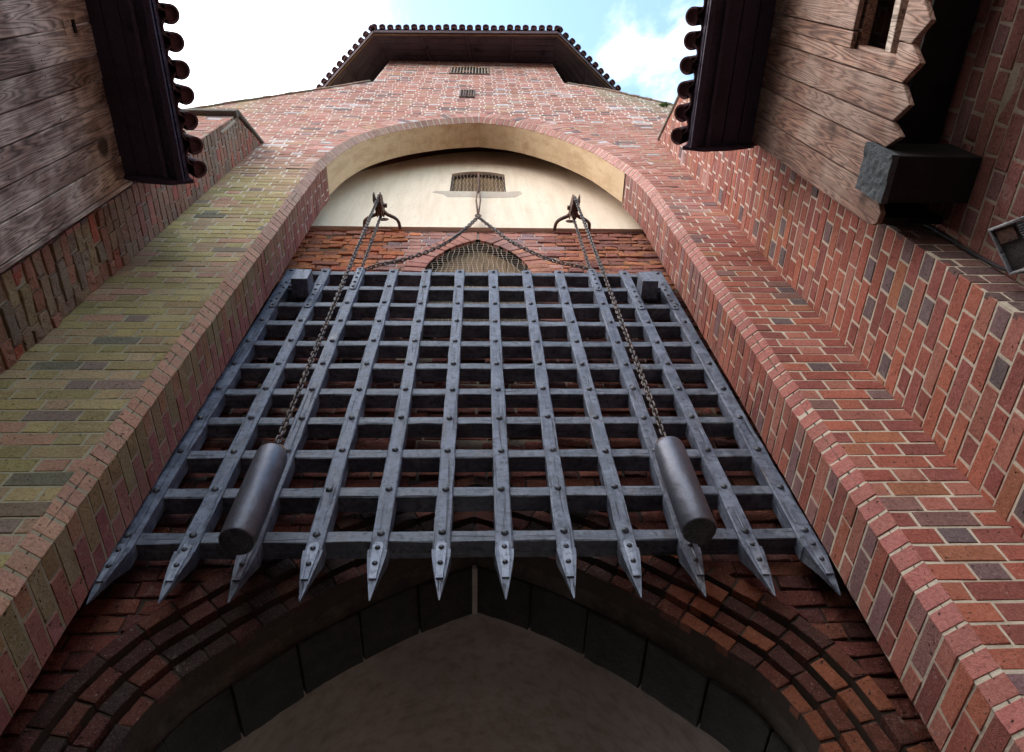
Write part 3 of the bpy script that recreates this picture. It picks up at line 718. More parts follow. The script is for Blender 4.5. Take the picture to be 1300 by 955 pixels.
# windows
def window(x0, x1, z0, z1, y, depth, rise, bars, back=M_VOID, wires=False, mat_bar=M_GBAR, fr=.03, grid=False, label=None):
    """frame part with shutter board / black sheet for the dark room behind and bars in front"""
    xm = (x0+x1)/2; hw = (x1-x0)/2
    top = lambda x: z1+rise*(1-((x-xm)/hw)**2)
    f = MB(); n_ = 12; X = [x0+(x1-x0)*i/n_ for i in range(n_+1)]
    for a, b in zip(X, X[1:]):
        f.add([(a, y, top(a)), (b, y, top(b)), (b, y, top(b)-fr), (a, y, top(a)-fr), (a, y+.04, top(a)), (b, y+.04, top(b)), (b, y+.04, top(b)-fr), (a, y+.04, top(a)-fr)],
              [(0, 1, 2, 3), (2, 3, 7, 6), (4, 5, 1, 0), (4, 7, 6, 5)])
    f.box((x0, y, z0), (x0+fr, y+.04, top(x0)-fr)); f.box((x1-fr, y, z0), (x1, y+.04, top(x1)-fr)); f.box((x0+fr, y, z0), (x1-fr, y+.04, z0+fr))
    wo = f.build('window', M_GBAR, T)
    p_ = MB(); n2 = max(3, int((x1-x0)/.14))
    for i in range(n2):
        a, b = x0+(x1-x0)*i/n2, x0+(x1-x0)*(i+1)/n2-.006
        p_.add([(a, y+depth, z0), (b, y+depth, z0), (b, y+depth, z1+rise+.02), (a, y+depth, z1+rise+.02)], [(0, 1, 2, 3)])
    p_.build('shutter', back, wo)
    for i in range(bars):
        xb = x0+(x1-x0)*(i+.5)/bars; m = MB(); zt = top(xb)-fr
        if wires:
            m.tube([(xb+.012*math.sin(k*1.9+i*.7), y-.005, z0+(zt-z0)*k/12) for k in range(13)], .0036, 4)
        else: m.tube([(xb, y-.01, z0), (xb, y-.01, zt)], .011, 5)
        m.build('bar', M_WIRE if wires else mat_bar, wo)
    if grid:
        m = MB(); z = z0+.08
        while z < z1+rise:
            half = hw if z < z1 else hw*math.sqrt(max(0, 1-(z-z1)/max(rise, .01)))
            m.tube([(xm-half, y-.004, z), (xm+half, y-.004, z)], .004, 4); z += .055
        m.build('wire_mesh', M_WIRE, wo)
    return wo
window(NW['x0'], NW['x1'], NW['z0'], NW['z1'], yp+.04, .05, .17*KS, 15, M_WICK, wires=True)
def hole_window(x0, x1, z0, z1, rise, bars):
    # framed opening standing in the tower face: brick rim, black sheet standing in for the dark room
    m = MB(); xm = (x0+x1)/2; n_ = 8
    window(x0, x1, z0, z1, Y0-.02, .016, rise, bars, M_VOID, mat_bar=M_WIRE if bars > 9 else M_RUST, fr=.035)
hole_window(-.69, .19, 16.75, 17.55, .22, 13); hole_window(-.40, -.11, 13.95, 14.72, .0, 6)
# lattice window behind the portcullis
wn = MB(); 
for P_ in (WLs, WRs):
    for a, b in zip(P_, P_[1:]): wn.face([(a[0], YB, a[1]), (b[0], YB, b[1]), (b[0], YB+.16, b[1]), (a[0], YB+.16, a[1])])
wo = wn.build('window', M_BRICK, T)
bd = MB(); 
for i in range(9):
    a, b = -.66+i*.14, -.66+(i+1)*.14-.006; bd.face([(a, YB+.15, 6.2), (b, YB+.15, 6.2), (b, YB+.15, 8.75), (a, YB+.15, 8.75)])
bd.build('shutter', M_WICK, wo)
lat = MB()
def wtop(x):
    x = -abs(x+.03)-.03; return float(np.interp(x, [p[0] for p in WLs], [p[1] for p in WLs])) if x > -.65 else 7.4
for i in range(21):
    x = -.62+i*.059; zt = wtop(x)
    lat.tube([(x+.013*math.sin(k*1.3+i), YB+.03, 6.3+(zt-6.3)*k/22) for k in range(23)], .0035, 4, False)
z = 6.35
while z < 8.7:
    h = WHW if z < 7.4 else abs(float(np.interp(z, [p[1] for p in WLs], [p[0] for p in WLs]))+.03)
    lat.tube([(-.03-h, YB+.026, z), (-.03+h, YB+.026, z)], .0022, 4, False); z += .06
lat.build('wire_lattice', M_WIRE, wo, kind='stuff')

# ------------------------------------------------------------------ tiled eaves
def tile_mesh(L_=.42, r0=.074, r1=.06):
    """half-round cover tile: axis along +Y (up the slope), open end at the origin, closed by its mortar plug"""
    m = MB(); k = 12; a = [R(-22)+R(224)*i/k for i in range(k+1)]
    ringp = lambda r, y, zz=0: [(r*math.cos(t), y, r*math.sin(t)+zz) for t in a]
    o0, i0, o1, i1 = ringp(r0, 0), ringp(r0-.016, 0), ringp(r1, L_), ringp(r1-.014, L_)
    v = o0+i0+o1+i1; n = k+1; f = []
    for i in range(k):
        f += [(i, i+1, 2*n+i+1, 2*n+i), (n+i+1, n+i, 3*n+i, 3*n+i+1), (i+1, i, n+i, n+i+1)]
    m.add(v, f)
    pg = ringp(r0-.017, .03); m.add(pg, [tuple(range(len(pg)))])
    return m.mesh('roof_tile', M_TILE, False)
TILE = tile_mesh(); 
def pan_mesh():
    m = MB(); k = 7; a = [R(200)+R(140)*i/k for i in range(k+1)]; r = .085
    u = [(r*math.cos(t), .01, r*math.sin(t)+.055) for t in a]; v = [(r*.9*math.cos(t), .42, r*.9*math.sin(t)+.055) for t in a]
    u2 = [(p[0], p[1], p[2]+.014) for p in u]
    n = k+1; m.add(u+v+u2, [(i+1, i, n+i, n+i+1) for i in range(k)]+[(i, i+1, 2*n+i+1, 2*n+i) for i in range(k)])
    return m.mesh('pan_tile', M_TILE)
PAN = pan_mesh()
def eave_tiles(p0, p1, slope_dir, up, parent, pitch=.195, rows=1, base=None):
    """row of cover and pan tiles along p0->p1; slope_dir points up the roof"""
    p0, p1 = Vector(p0), Vector(p1); d = p1-p0; n = max(1, round(d.length/pitch)); ux = d.normalized()
    sd = Vector(slope_dir).normalized(); uz = ux.cross(sd)
    if uz.z < 0: uz = -uz
    loc = world_loc(parent)
    for r_ in range(rows):
        for i in range(n+1):
            p = p0+ux*(d.length*i/n)+sd*(r_*.34)+uz*(.012*r_)
            for me, nm, off, dz in ((TILE, 'roof_tile', 0, 0.01), (PAN, 'pan_tile', .5, -.03)):
                if me is PAN and i == n: continue
                q = p+ux*(off*d.length/n)+uz*dz+ux*random.uniform(-.006, .006)+sd*(random.uniform(-.012, .012)+(.02 if me is PAN else 0))
                rot = Matrix((ux, sd, uz)).transposed()
                if rot.determinant() < 0: rot = Matrix((-ux, sd, uz)).transposed()
                rot = rot.to_euler(); o = link(nm, me, parent); o.location = q-loc
                o.rotation_euler = (rot.x+random.uniform(-.02, .02), rot.y+random.uniform(-.04, .04), rot.z+random.uniform(-.03, .03))
# tower roof: eave polygon, boarded soffit, lath, tiles, pyramid above
EZ = 18.1
E = [(-3.75, 3.08), (-2.44, 1.77), (1.76, 1.71), (3.22, 2.98)]
Wt = [(-3.6, 4.3), (-2.17, Y0), (1.72, Y0), (3.3, 4.6)]
roof = MB(); apx = (-.2, 6.0, 23.5)
for a, b in zip(E, E[1:]): roof.face([(a[0], a[1], EZ+.06), (b[0], b[1], EZ+.06), apx])
roof.face([(E[0][0], E[0][1], EZ+.06), (-3.75, 8, EZ+.06), apx]); roof.face([(E[3][0], E[3][1], EZ+.06), (3.22, 8, EZ+.06), apx]); roof.face([(-3.75, 8, EZ+.06), (3.22, 8, EZ+.06), apx])
RF = roof.build('roof', M_TILE, T)
sf = MB()
for i in range(3):
    a, b, c_, d = E[i], E[i+1], Wt[i+1], Wt[i]
    for k in range(5):
        t0, t1 = k/5, (k+1)/5-.012
        L0 = lambda p, q, t, z: (p[0]+(q[0]-p[0])*t, p[1]+(q[1]-p[1])*t, z)
        z0, z1 = EZ+.02+.62*t0, EZ+.02+.62*t1
        P0, P1, P2, P3 = L0(a, d, t0, z0), L0(b, c_, t0, z0), L0(b, c_, t1, z1), L0(a, d, t1, z1)
        sf.add([P0, P1, P2, P3]+[(p[0], p[1], p[2]+.025) for p in (P0, P1, P2, P3)], [(0, 1, 2, 3), (4, 5, 6, 7), (0, 1, 5, 4), (2, 3, 7, 6)])
    for t in ((.25, .5, .75) if i == 1 else (.5,)):
        p = (a[0]+(b[0]-a[0])*t, a[1]+(b[1]-a[1])*t); q = (d[0]+(c_[0]-d[0])*t, d[1]+(c_[1]-d[1])*t)
        sf.tube([(p[0], p[1], EZ), (q[0], q[1], EZ+.60)], .035, 4)
sf.build('eave_boarding', M_WOODE, RF)
lt = MB()
for a, b in zip(E, E[1:]):
    lt.tube([(a[0], a[1]+.05, EZ+.0), (b[0], b[1]+.05, EZ+.0)], .016, 4)
lt.build('eave_lath', M_LATH, RF)
fa = MB()
for a, b in zip(E, E[1:]):
    d = Vector((b[0]-a[0], b[1]-a[1], 0)).normalized(); nn = Vector((d.y, -d.x, 0))
    A_, B_ = Vector((a[0], a[1], 0)), Vector((b[0], b[1], 0))
    fa.add([A_+Vector((0, 0, EZ-.02)), B_+Vector((0, 0, EZ-.02)), B_+nn*.04+Vector((0, 0, EZ+.05)), A_+nn*.04+Vector((0, 0, EZ+.05)), A_+Vector((0, 0, EZ+.06)), B_+Vector((0, 0, EZ+.06))], [(0, 1, 2, 3), (3, 2, 5, 4)])
fa.build('eave_board', M_WOODE, RF)
for a, b in zip(E, E[1:]):
    d = Vector((b[0]-a[0], b[1]-a[1], 0)).normalized(); inn = Vector((-d.y, d.x, 0))
    eave_tiles((a[0]-inn.x*.11, a[1]-inn.y*.11, EZ+.10), (b[0]-inn.x*.11, b[1]-inn.y*.11, EZ+.10), (inn.x, inn.y, .8), 1, RF, .185)

# ================================================================== buttresses beside the gate
def slab(name, pts, off, mat, parent): m = MB(); m.prism(pts, off); return bevel(m.build(name, mat, parent), .008, 1)
BR = empty('brick_buttress', 'clean red brick buttress wall on the right with pale joints and dark headers', 'buttress', (2.75, 2, -1.65))
Wr = Wall()
XBR, YBR = 2.61, 1.514
def topR(y): return 9.72+(y-1.51)*1.12
# side face: courses bounded by the raking top
def raking(z, y0, y1, topf):
    if z <= topf(y0): return y0
    ys = np.linspace(y0, y1, 40); z_ = [topf(y) for y in ys]; return float(np.interp(z, z_, ys))
Wr.course_fill(O=(XBR, 0, 0), U=(0, 1, 0), V=(0, 0, 1), n=(-1, 0, 0), v0=-1.65, v1=topR(Y0), ul=lambda z: raking(z, YBR, Y0, topR), ur=lambda z: Y0, colf=lambda c, h: lerp(col_right(c, h), col_upper(c, h), sm(c[2], 7, 10)*.6), phase=.03)
Wr.course_fill(O=(0, YBR, 0), U=(1, 0, 0), V=(0, 0, 1), n=(0, -1, 0), v0=-1.65, v1=topR(YBR), ul=lambda z: XBR, ur=lambda z: 3.3 if z > 6.5 else 2.87, colf=lambda c, h: jitc(random.choice([(.17, .09, .08), (.14, .085, .08), (.2, .1, .09)])), phase=.03)
Wr.flush(BR, [M_BRICK], bedmat=M_MORTT)
m = MB(); m.prism([(XBR+.02, YBR+.02, -1.6), (XBR+.02, Y0-.005, -1.6), (XBR+.02, Y0-.005, topR(Y0)-.02), (XBR+.02, YBR+.02, topR(YBR)-.02)], (.68, 0, 0)); m.build('masonry_core', M_MORTD, BR)
slab('coping', [(XBR-.02, YBR-.02, topR(YBR)-.02), (XBR-.02, Y0-.004, topR(Y0)-.0), (XBR-.02, Y0-.004, topR(Y0)+.05), (XBR-.02, YBR-.02, topR(YBR)+.05)], (.74, 0, 0), M_COPE, BR)

BL = empty('brick_buttress', 'mossy weathered brick buttress wall on the left with crumbling joints', 'buttress', (-3.3, 2.1, -1.65))
Wl = Wall()
XBL, YBL = -3.015, 1.90
def topL(y): return 9.38+(y-1.9)*1.62
def col_bl(c, h):
    t = sm(c[2]+nz(c, 1.5)*.8, 5.3, 7.2); r = random.random()
    lo = random.choice([(.34, .24, .155), (.30, .205, .14), (.38, .285, .16), (.29, .225, .16), (.38, .19, .12)])
    if r < .06: lo = (.45, .14, .085)
    hi = random.choice([(.32, .19, .135), (.29, .20, .15), (.36, .195, .14), (.30, .225, .17), (.42, .155, .115)])
    return jitc(lerp(lo, hi, t), .14)
Wl.course_fill(O=(XBL, 0, 0), U=(0, 1, 0), V=(0, 0, 1), n=(1, 0, 0), v0=-1.65, v1=topL(Y0)-.02, ul=lambda z: raking(z, YBL, Y0, topL), ur=lambda z: Y0, colf=col_bl,
               rough=lambda c: .9 if c[2] < 5.9+nz(c, 2)*.5 else .15, matf=lambda c: 1 if c[2] < 5.9+nz(c, 2)*.5 else 0, proudf=lambda c: random.uniform(-.008, .010) if c[2] < 5.9 else 0, bedoff=.011, S=.285, H=.14)
Wl.course_fill(O=(0, YBL, 0), U=(1, 0, 0), V=(0, 0, 1), n=(0, -1, 0), v0=-1.65, v1=topL(YBL), ul=lambda z: -4.6, ur=lambda z: XBL, colf=lambda c, h: col_upper(c, h))
Wl.flush(BL, [M_BRICK, M_ROUGH], bedmat=M_MORTT)
m = MB(); m.prism([(XBL-.03, YBL+.03, -1.6), (XBL-.03, Y0-.005, -1.6), (XBL-.03, Y0-.005, topL(Y0)-.03), (XBL-.03, YBL+.03, topL(YBL)-.03)], (-1.5, 0, 0)); m.build('masonry_core', M_MORTD, BL)
slab('coping', [(XBL+.03, YBL-.05, topL(YBL)-.02), (XBL+.03, Y0-.004, topL(Y0)), (XBL+.03, Y0-.004, topL(Y0)+.07), (XBL+.03, YBL-.05, topL(YBL)+.07)], (-1.58, 0, 0), M_COPE, BL)
slab('coping', [(XBL+.035, YBL-.07, topL(YBL)-.07), (XBL+.035, YBL+.02, topL(YBL)-.07), (XBL+.035, YBL+.02, topL(YBL)+.03), (XBL+.035, YBL-.07, topL(YBL)+.03)], (-1.6, 0, 0), M_COPE, BL)
# pale render smears near the top of the left buttress
m = MB(); m.prism([(XBL+.006, 1.93, 9.28), (XBL+.006, 1.965, 9.30), (XBL+.006, 1.985, 8.78), (XBL+.006, 1.955, 8.72)], (.008, 0, 0)); m.build('render_patch', M_CEM, BL)
# ------------------------------------------------------------------ side walls running back past the camera
SW = empty('side_wall', 'tall dark red brick wall on the right under the overhanging timber storey', 'wall', (2.9, -2, -1.65))
Ws = Wall(); XS = 2.868
Ws.course_fill(O=(XS, 0, 0), U=(0, 1, 0), V=(0, 0, 1), n=(-1, 0, 0), v0=-1.65, v1=7.4, ul=lambda z: -7., ur=lambda z: YBR-.004, colf=lambda c, h: jitc(random.choice([(.26, .10, .085), (.23, .09, .08), (.29, .12, .10), (.22, .11, .105), (.31, .13, .105)]), .1), phase=.05, rough=lambda c: .3)
Ws.flush(SW, [M_BRICK], bedmat=M_MORTT)
m = MB(); m.box((XS+.03, -7, -1.6), (XS+.7, YBR-.01, 7.3)); m.build('masonry_core', M_MORTD, SW)
SL = empty('side_wall', 'brick wall on the left behind the silvered plank storey', 'wall', (-3.8, -2, -1.65))
Wq = Wall(); Wq.course_fill(O=(-3.75, 0, 0), U=(0, 1, 0), V=(0, 0, 1), n=(1, 0, 0), v0=-1.65, v1=6.9, ul=lambda z: -7., ur=lambda z: YBL-.004, colf=col_bl, S=.285, H=.14)
Wq.flush(SL, [M_BRICK], bedmat=M_MORTL, limit=0)
m = MB(); m.box((-4.5, -7, -1.6), (-3.78, YBL-.01, 6.8)); m.build('masonry_core', M_MORTD, SL)

# ================================================================== timber storeys
def board(name, x, y0, y1, z0, z1, thick, mat, parent, tip=None, n=1, cut=None):
    """upright plank in an x=const plane; tip: list of (fraction across, drop below z0)"""
    m = MB()
    if tip is None: tip = [(0, 0), (1, 0)]
    lo = [(y0+(y1-y0)*u, z0-d) for u, d in tip]
    pts = [(x, yy, zz) for yy, zz in lo]+[(x, y1, z1), (x, y0, z1)]
    m.prism(pts, (thick, 0, 0)); 
    return bevel(m.build(name, mat, parent), .006, 2)
# right storey
HR = empty('timber_hoarding', 'brown timber storey on the right with pointed plank ends and a window opening', 'hoarding', (2.6, -1, 4.1))
XT = 2.38
edges = [1.455, 1.225, .99, .838, .627, .418, .185, -.04, -.26, -.47, -.70, -.92, -1.15, -1.37]+[-1.37-.22*k for k in range(1, 9)]
for i in range(len(edges)-1):
    y1, y0 = edges[i]-.004, edges[i+1]+.004
    if i == 0: tip = [(0, .0), (.25, .05), (.5, .11), (.8, .10), (.95, .05), (1, -.06)]; z0 = 4.23
    else: tip = [(0, -.02), (.42+random.uniform(-.05, .05), .10), (1, -.03)]; z0 = 4.23-.0*i
    a, b = y0, y1
    xo_ = XT+random.uniform(-.006, .006)
    if b > -.30 and a < .54 and a > -.29 or (i in (5, 6)):       # planks cut by the window opening
        yy = .525
        if b > yy:                                              # plank partly beside the opening
            m = MB(); t_ = [(xo_, a+(b-a)*u, z0-d) for u, d in tip]
            m.prism(t_+[(xo_, b, 6.45), (xo_, yy, 6.45), (xo_, yy, 4.40), (xo_, a, 4.40)], (.035, 0, 0)); bevel(m.build('plank', M_WOODR, HR), .005)
            board('plank', xo_, a, yy-.004, 4.98, 6.45, .035, M_WOODR, HR)
        else:
            board('plank', xo_, a, b, z0, 4.40, .035, M_WOODR, HR, tip); board('plank', xo_, a, b, 4.98, 6.45, .035, M_WOODR, HR)
    else: board('plank', xo_, a, b, z0, 6.45, .035, M_WOODR, HR, tip)
wf = MB(); wf.box((XT+.05, -.30, 4.36), (XT+.11, .52, 4.42)); wf.box((XT+.05, -.30, 4.97), (XT+.11, .52, 5.03)); wf.box((XT+.045, .50, 4.425), (XT+.105, .55, 4.965))
WFR = wf.build('window_frame', M_WOODR, HR)
m = MB(); m.prism([(XT+.05, .50, 4.56), (XT+.05, .50, 4.63), (XT+.05, -.4, 4.70), (XT+.05, -.4, 4.63)], (.05, 0, 0)); bevel(m.build('glazing_bar', M_WOODL, WFR), .006)
m = MB(); m.prism([(XT+.16, .48, 4.74), (XT+.16, .48, 4.78), (XT+.16, -.4, 4.80), (XT+.16, -.4, 4.76)], (.03, 0, 0)); m.build('glazing_bar', M_WOODR, WFR)
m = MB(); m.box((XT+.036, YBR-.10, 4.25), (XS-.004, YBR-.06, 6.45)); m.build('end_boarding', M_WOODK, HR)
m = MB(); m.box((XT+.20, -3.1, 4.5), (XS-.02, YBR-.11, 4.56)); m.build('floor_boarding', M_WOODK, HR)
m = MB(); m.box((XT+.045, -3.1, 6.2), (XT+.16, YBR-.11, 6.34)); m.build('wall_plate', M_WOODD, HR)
# left storey
HL = empty('timber_hoarding', 'silvery weathered plank storey on the left under a dark tiled eave', 'hoarding', (-3.3, -1, 3.8))
XTL = -2.95
ed = [1.79]+[1.566-.0*k for k in range(1)]
ed = [1.80, 1.575, 1.385, 1.165, .98, .795, .575, .36, .15, -.07, -.28, -.5, -.72, -.95, -1.2]+[-1.2-.22*k for k in range(1, 9)]
for i in range(len(ed)-1):
    xo_ = XTL+random.uniform(-.007, .007)
    board('plank', xo_-.035, ed[i+1]+.004, ed[i]-.004, 3.9, 6.25, .035, M_WOODL, HL, [(0, 0), (.5, .12), (1, 0)])
m = MB(); m.box((XTL-.9, 1.80, 3.85), (XTL-.036, 1.84, 6.25)); m.build('end_boarding', M_WOODL, HL)
m = MB(); m.box((XTL-.012, 1.803, 3.85), (XTL+.012, 1.835, 6.2)); bevel(m.build('corner_strip', M_WOODL, HL), .004)
m = MB(); m.box((XTL-.006, .52, 5.72), (XTL+.012, .62, 5.80)); m.build('peg_block', M_WOODL, HL)
m = MB(); m.box((XTL+.000, .53, 5.84), (XTL+.014, .62, 5.875)); m.build('peg_hole', M_VOID, HL)
m = MB(); m.box((XTL-.8, -2.9, 4.3), (XTL-.05, 1.79, 4.36)); m.build('floor_boarding', M_WOODD, HL)
# eaves: soffit boards, fascia, end barge, roof slope, tiles
def side_eave(P, xe, ze, xw, zw, yend, ystart, sgn, label):
    """xe,ze: drip edge; xw,zw: where the soffit meets the planks; sgn: +1 the roof rises towards +x"""
    so_ = MB()
    nb = 4
    for k in range(nb):
        t0, t1 = k/nb, (k+1)/nb-.015
        a = (xe+(xw-xe)*t0, ze+(zw-ze)*t0); b = (xe+(xw-xe)*t1, ze+(zw-ze)*t1)
        so_.prism([(a[0], yend, a[1]), (b[0], yend, b[1]), (b[0], yend, b[1]+.03), (a[0], yend, a[1]+.03)], (0, ystart-yend, 0))
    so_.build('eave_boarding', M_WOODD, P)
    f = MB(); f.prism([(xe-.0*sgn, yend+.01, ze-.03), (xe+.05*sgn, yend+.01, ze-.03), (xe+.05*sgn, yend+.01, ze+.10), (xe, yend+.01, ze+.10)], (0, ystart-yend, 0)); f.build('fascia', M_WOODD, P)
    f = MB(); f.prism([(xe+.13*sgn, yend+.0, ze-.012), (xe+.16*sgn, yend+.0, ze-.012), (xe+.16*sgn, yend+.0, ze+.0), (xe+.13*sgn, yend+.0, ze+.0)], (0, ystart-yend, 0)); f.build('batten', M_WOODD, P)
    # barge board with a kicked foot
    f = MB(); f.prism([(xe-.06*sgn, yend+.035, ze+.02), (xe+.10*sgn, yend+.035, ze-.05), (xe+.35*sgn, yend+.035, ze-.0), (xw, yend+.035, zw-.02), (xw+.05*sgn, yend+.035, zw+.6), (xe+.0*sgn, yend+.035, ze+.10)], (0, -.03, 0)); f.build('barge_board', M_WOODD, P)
    rx, rz = xw+2.2*sgn, zw+2.9
    rf = MB(); rf.face([(xe-.0*sgn, yend+.04, ze+.09), (rx, yend+.04, rz), (rx, ystart, rz), (xe, ystart, ze+.09)]); rf.prism([(xe+.05*sgn, yend, ze+.1), (xw, yend, zw), (rx, yend, zw), (rx, yend, rz-.05)], (0, .02, 0))
    rf.face([(xw, ystart, zw-.1), (rx, ystart, zw-.1), (rx, ystart, rz)])
    RO = rf.build('roof', M_TILE, P)
    d = Vector((rx-xe, 0, rz-ze)).normalized()
    eave_tiles((xe-.075*sgn, yend-.06, ze+.10), (xe-.075*sgn, ystart, ze+.10), d, 1, RO, .195, rows=3)
side_eave(HR, 1.80, 6.28, 2.40, 6.42, 1.47, -3.2, 1, '')
side_eave(HL, -2.41, 5.98, -2.97, 6.12, 1.73, -3.0, -1, '')

nm_ = MB(); 
for k in range(6):
    t = 2*math.pi*k/6; nm_.v.append((0, .007*math.cos(t), .007*math.sin(t)))
nm_.v.append((-.004, 0, 0)); nm_.f = [(k, (k+1) % 6, 6) for k in range(6)]; nm_.c = [None]*6
NAIL = nm_.mesh('nail', M_RIVET)
for P_, xx, sg_, E_ in ((HR, XT-.0075, 1, edges[:9]), (HL, XTL+.0085, -1, ed[:10])):
    for a, b in zip(E_, E_[1:]):
        for zz in (4.62, 5.35, 6.0):
            for f_ in (.22, .76):
                if P_ is HR and .0 < a+(b-a)*f_ < .56 and 4.3 < zz < 5.1: continue
                o = link('nail', NAIL, P_); o.location = Vector((xx, a+(b-a)*f_+random.uniform(-.01, .01), zz+random.uniform(-.03, .03)))-P_.location
                if sg_ < 0: o.rotation_euler = (0, 0, math.pi)
# stone corbel
CB = empty('stone_corbel', 'dark beam with a rough grey stone face sticking out under the pointed planks', 'corbel', (2.6, 1.12, 4.05))
m = MB(); n_ = 9
def cb(u, v, x=2.335): 
    return (x+random.uniform(-.006, .006), .985+.285*u, 4.07+.325*v)
g_ = [[cb(i/n_, j/n_) for j in range(n_+1)] for i in range(n_+1)]
for i in range(n_):
    for j in range(n_): m.face([g_[i][j], g_[i+1][j], g_[i+1][j+1], g_[i][j+1]])
for i in range(n_):
    for e in (0, n_):
        a, b = g_[i][e], g_[i+1][e]; m.face([a, b, (2.375, b[1], b[2]), (2.375, a[1], a[2])])
        a, b = g_[e][i], g_[e][i+1]; m.face([a, b, (2.375, b[1], b[2]), (2.375, a[1], a[2])])
m.build('stone_face', M_STONE, CB)
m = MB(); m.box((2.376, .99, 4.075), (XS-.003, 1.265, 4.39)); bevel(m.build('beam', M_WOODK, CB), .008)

# ================================================================== portcullis
PC = empty('portcullis', 'blue grey timber and iron portcullis hanging in the gateway with twelve pointed uprights', 'portcullis', (0, 3.05, 2.7))
def yg(z): return 3.0+(z-3.1)*.0175
LEAN = -math.atan(.0175)
def at_bar(x, z, d=0): return Vector((x, yg(z)+d, z))
BX = [-1.996+.356*k for k in range(12)]
BZ = []
for u in (412, 433, 454, 477.5, 504, 533.5, 567, 604.6, 647.4, 700, 760): BZ.append(0)
BZ = [7.27-.4045*k for k in range(11)]
BW = .100
def bar_mesh(name, w_, d_, L_, axis, mat, wob=.0036):
    m = MB(); n_ = 22; sec = [(-w_/2, 0), (w_/2, 0), (w_/2, d_), (-w_/2, d_)]; vs = []; b_ = .006
    sec = [(-w_/2+b_, 0), (w_/2-b_, 0), (w_/2, b_), (w_/2, d_), (-w_/2, d_), (-w_/2, b_)]; K = len(sec)
    for i in range(n_+1):
        t = -L_/2+L_*i/n_
        for (a, b) in sec:
            a += random.uniform(-wob, wob); b += random.uniform(-wob, wob)*.7
            vs.append((a, b, t) if axis == 2 else (t, b, a))
    fs = [(i*K+j, i*K+(j+1) % K, (i+1)*K+(j+1) % K, (i+1)*K+j) for i in range(n_) for j in range(K)]
    fs += [tuple(range(K)), tuple(range(n_*K, (n_+1)*K))]
    m.add(vs, fs); me = m.mesh(name, mat); return me
zT, zB = 7.335, 3.09
HW = BX[-1]-BX[0]+BW-.02
for k, z in enumerate(BZ):
    o = link('horizontal_bar', bar_mesh('horizontal_bar', BW*.92, .125, HW, 0, M_BARH), PC)
    o.location = at_bar((BX[0]+BX[-1])/2, z, .020)-PC.location; o.rotation_euler = (LEAN*-1*-1, 0, 0)
def dome(r=.024, h=.018):
    m = MB(); k = 8; R_ = [(r, 0), (r*.85, h*.55), (r*.45, h*.93)]; vs = []
    for rr_, hh in R_:
        for j in range(k): t = 2*math.pi*j/k; vs.append((rr_*math.cos(t), -hh, rr_*math.sin(t)))
    vs.append((0, -h, 0)); fs = [(i*k+j, i*k+(j+1) % k, (i+1)*k+(j+1) % k, (i+1)*k+j) for i in range(2) for j in range(k)]
    fs += [(2*k+j, 2*k+(j+1) % k, 3*k) for j in range(k)]
    m.add(vs, fs); return m.mesh('rivet', M_RIVET, True)
RV = dome(); RVS = dome(.017, .014)
def spike_mesh():
    # iron shoe: wedge that wraps the timber point, forged to a tip
    m = MB(); w_ = BW/2+.004; d_ = .108
    lv = [(0, w_, -.004, d_), (-.05, w_*.96, -.004, d_*.80), (-.14, w_*.72, -.002, d_*.52), (-.23, w_*.46, .002, d_*.34), (-.355, .003, .012, .018)]
    vs = []
    for z, w2, y0, y1 in lv: vs += [(-w2, y0, z), (w2, y0, z), (w2, y1, z), (-w2, y1, z)]
    fs = [(i*4+j, i*4+(j+1) % 4, i*4+4+(j+1) % 4, i*4+4+j) for i in range(len(lv)-1) for j in range(4)]+[(0, 1, 2, 3)]
    m.add(vs, fs); return m.mesh('spike', M_IRON)
def tongue_mesh():
    m = MB(); pts = [(-.030, -.01), (-.031, -.04), (-.024, -.17), (-.019, -.23), (-.020, -.265), (.020, -.265), (.019, -.23), (.024, -.17), (.031, -.04), (.030, -.01), (.018, .012), (-.018, .012)]
    m.prism([(x, -.011, z) for x, z in pts], (0, .015, 0)); return m.mesh('tongue', M_TONG)
SP, TG = spike_mesh(), tongue_mesh()
for i, x in enumerate(BX):
    L_ = zT-zB; zm = (zT+zB)/2
    o = link('vertical_bar', bar_mesh('vertical_bar', BW if 0 < i < 11 else BW*1.12, .105, L_, 2, M_BARV), PC)
    o.location = at_bar(x, zm)-PC.location; o.rotation_euler = (LEAN, random.uniform(-.0015, .0015), random.uniform(-.02, .02))
    for z in BZ:
        r_ = link('rivet', RV, o); r_.location = Vector((random.uniform(-.006, .006), -.001, z-zm+random.uniform(-.012, .012)))
    s = link('spike', SP, o); s.location = Vector((0, 0, zB-zm+.002)); s.rotation_euler = (0, random.uniform(-.03, .03), 0)
    t = link('tongue', TG, o); t.location = Vector((0, 0, zB-zm+.045))
    for dz in (.01, -.11):
        r_ = link('rivet', RVS, o); r_.location = Vector((0, -.011, zB-zm+dz))
# guide blocks
for (x0, x1) in ((-1.84, -1.68), (1.61, 1.77)):
    m = MB(); z0, z1 = 6.62, 6.86; m.box((x0, 2.88, z0), (x1, yg(6.8)+.02, z1)); bevel(m.build('guide_block', M_IRON, PC), .006)
    m = MB(); s_x = BX[0]+.03 if x0 < 0 else BX[-1]-.03
    m.box((min(x0, s_x), yg(6.9)-.012, z1-.012), (max(x1, s_x), yg(6.9)+.04, z1+.01)); m.build('guide_plate', M_IRON, PC)
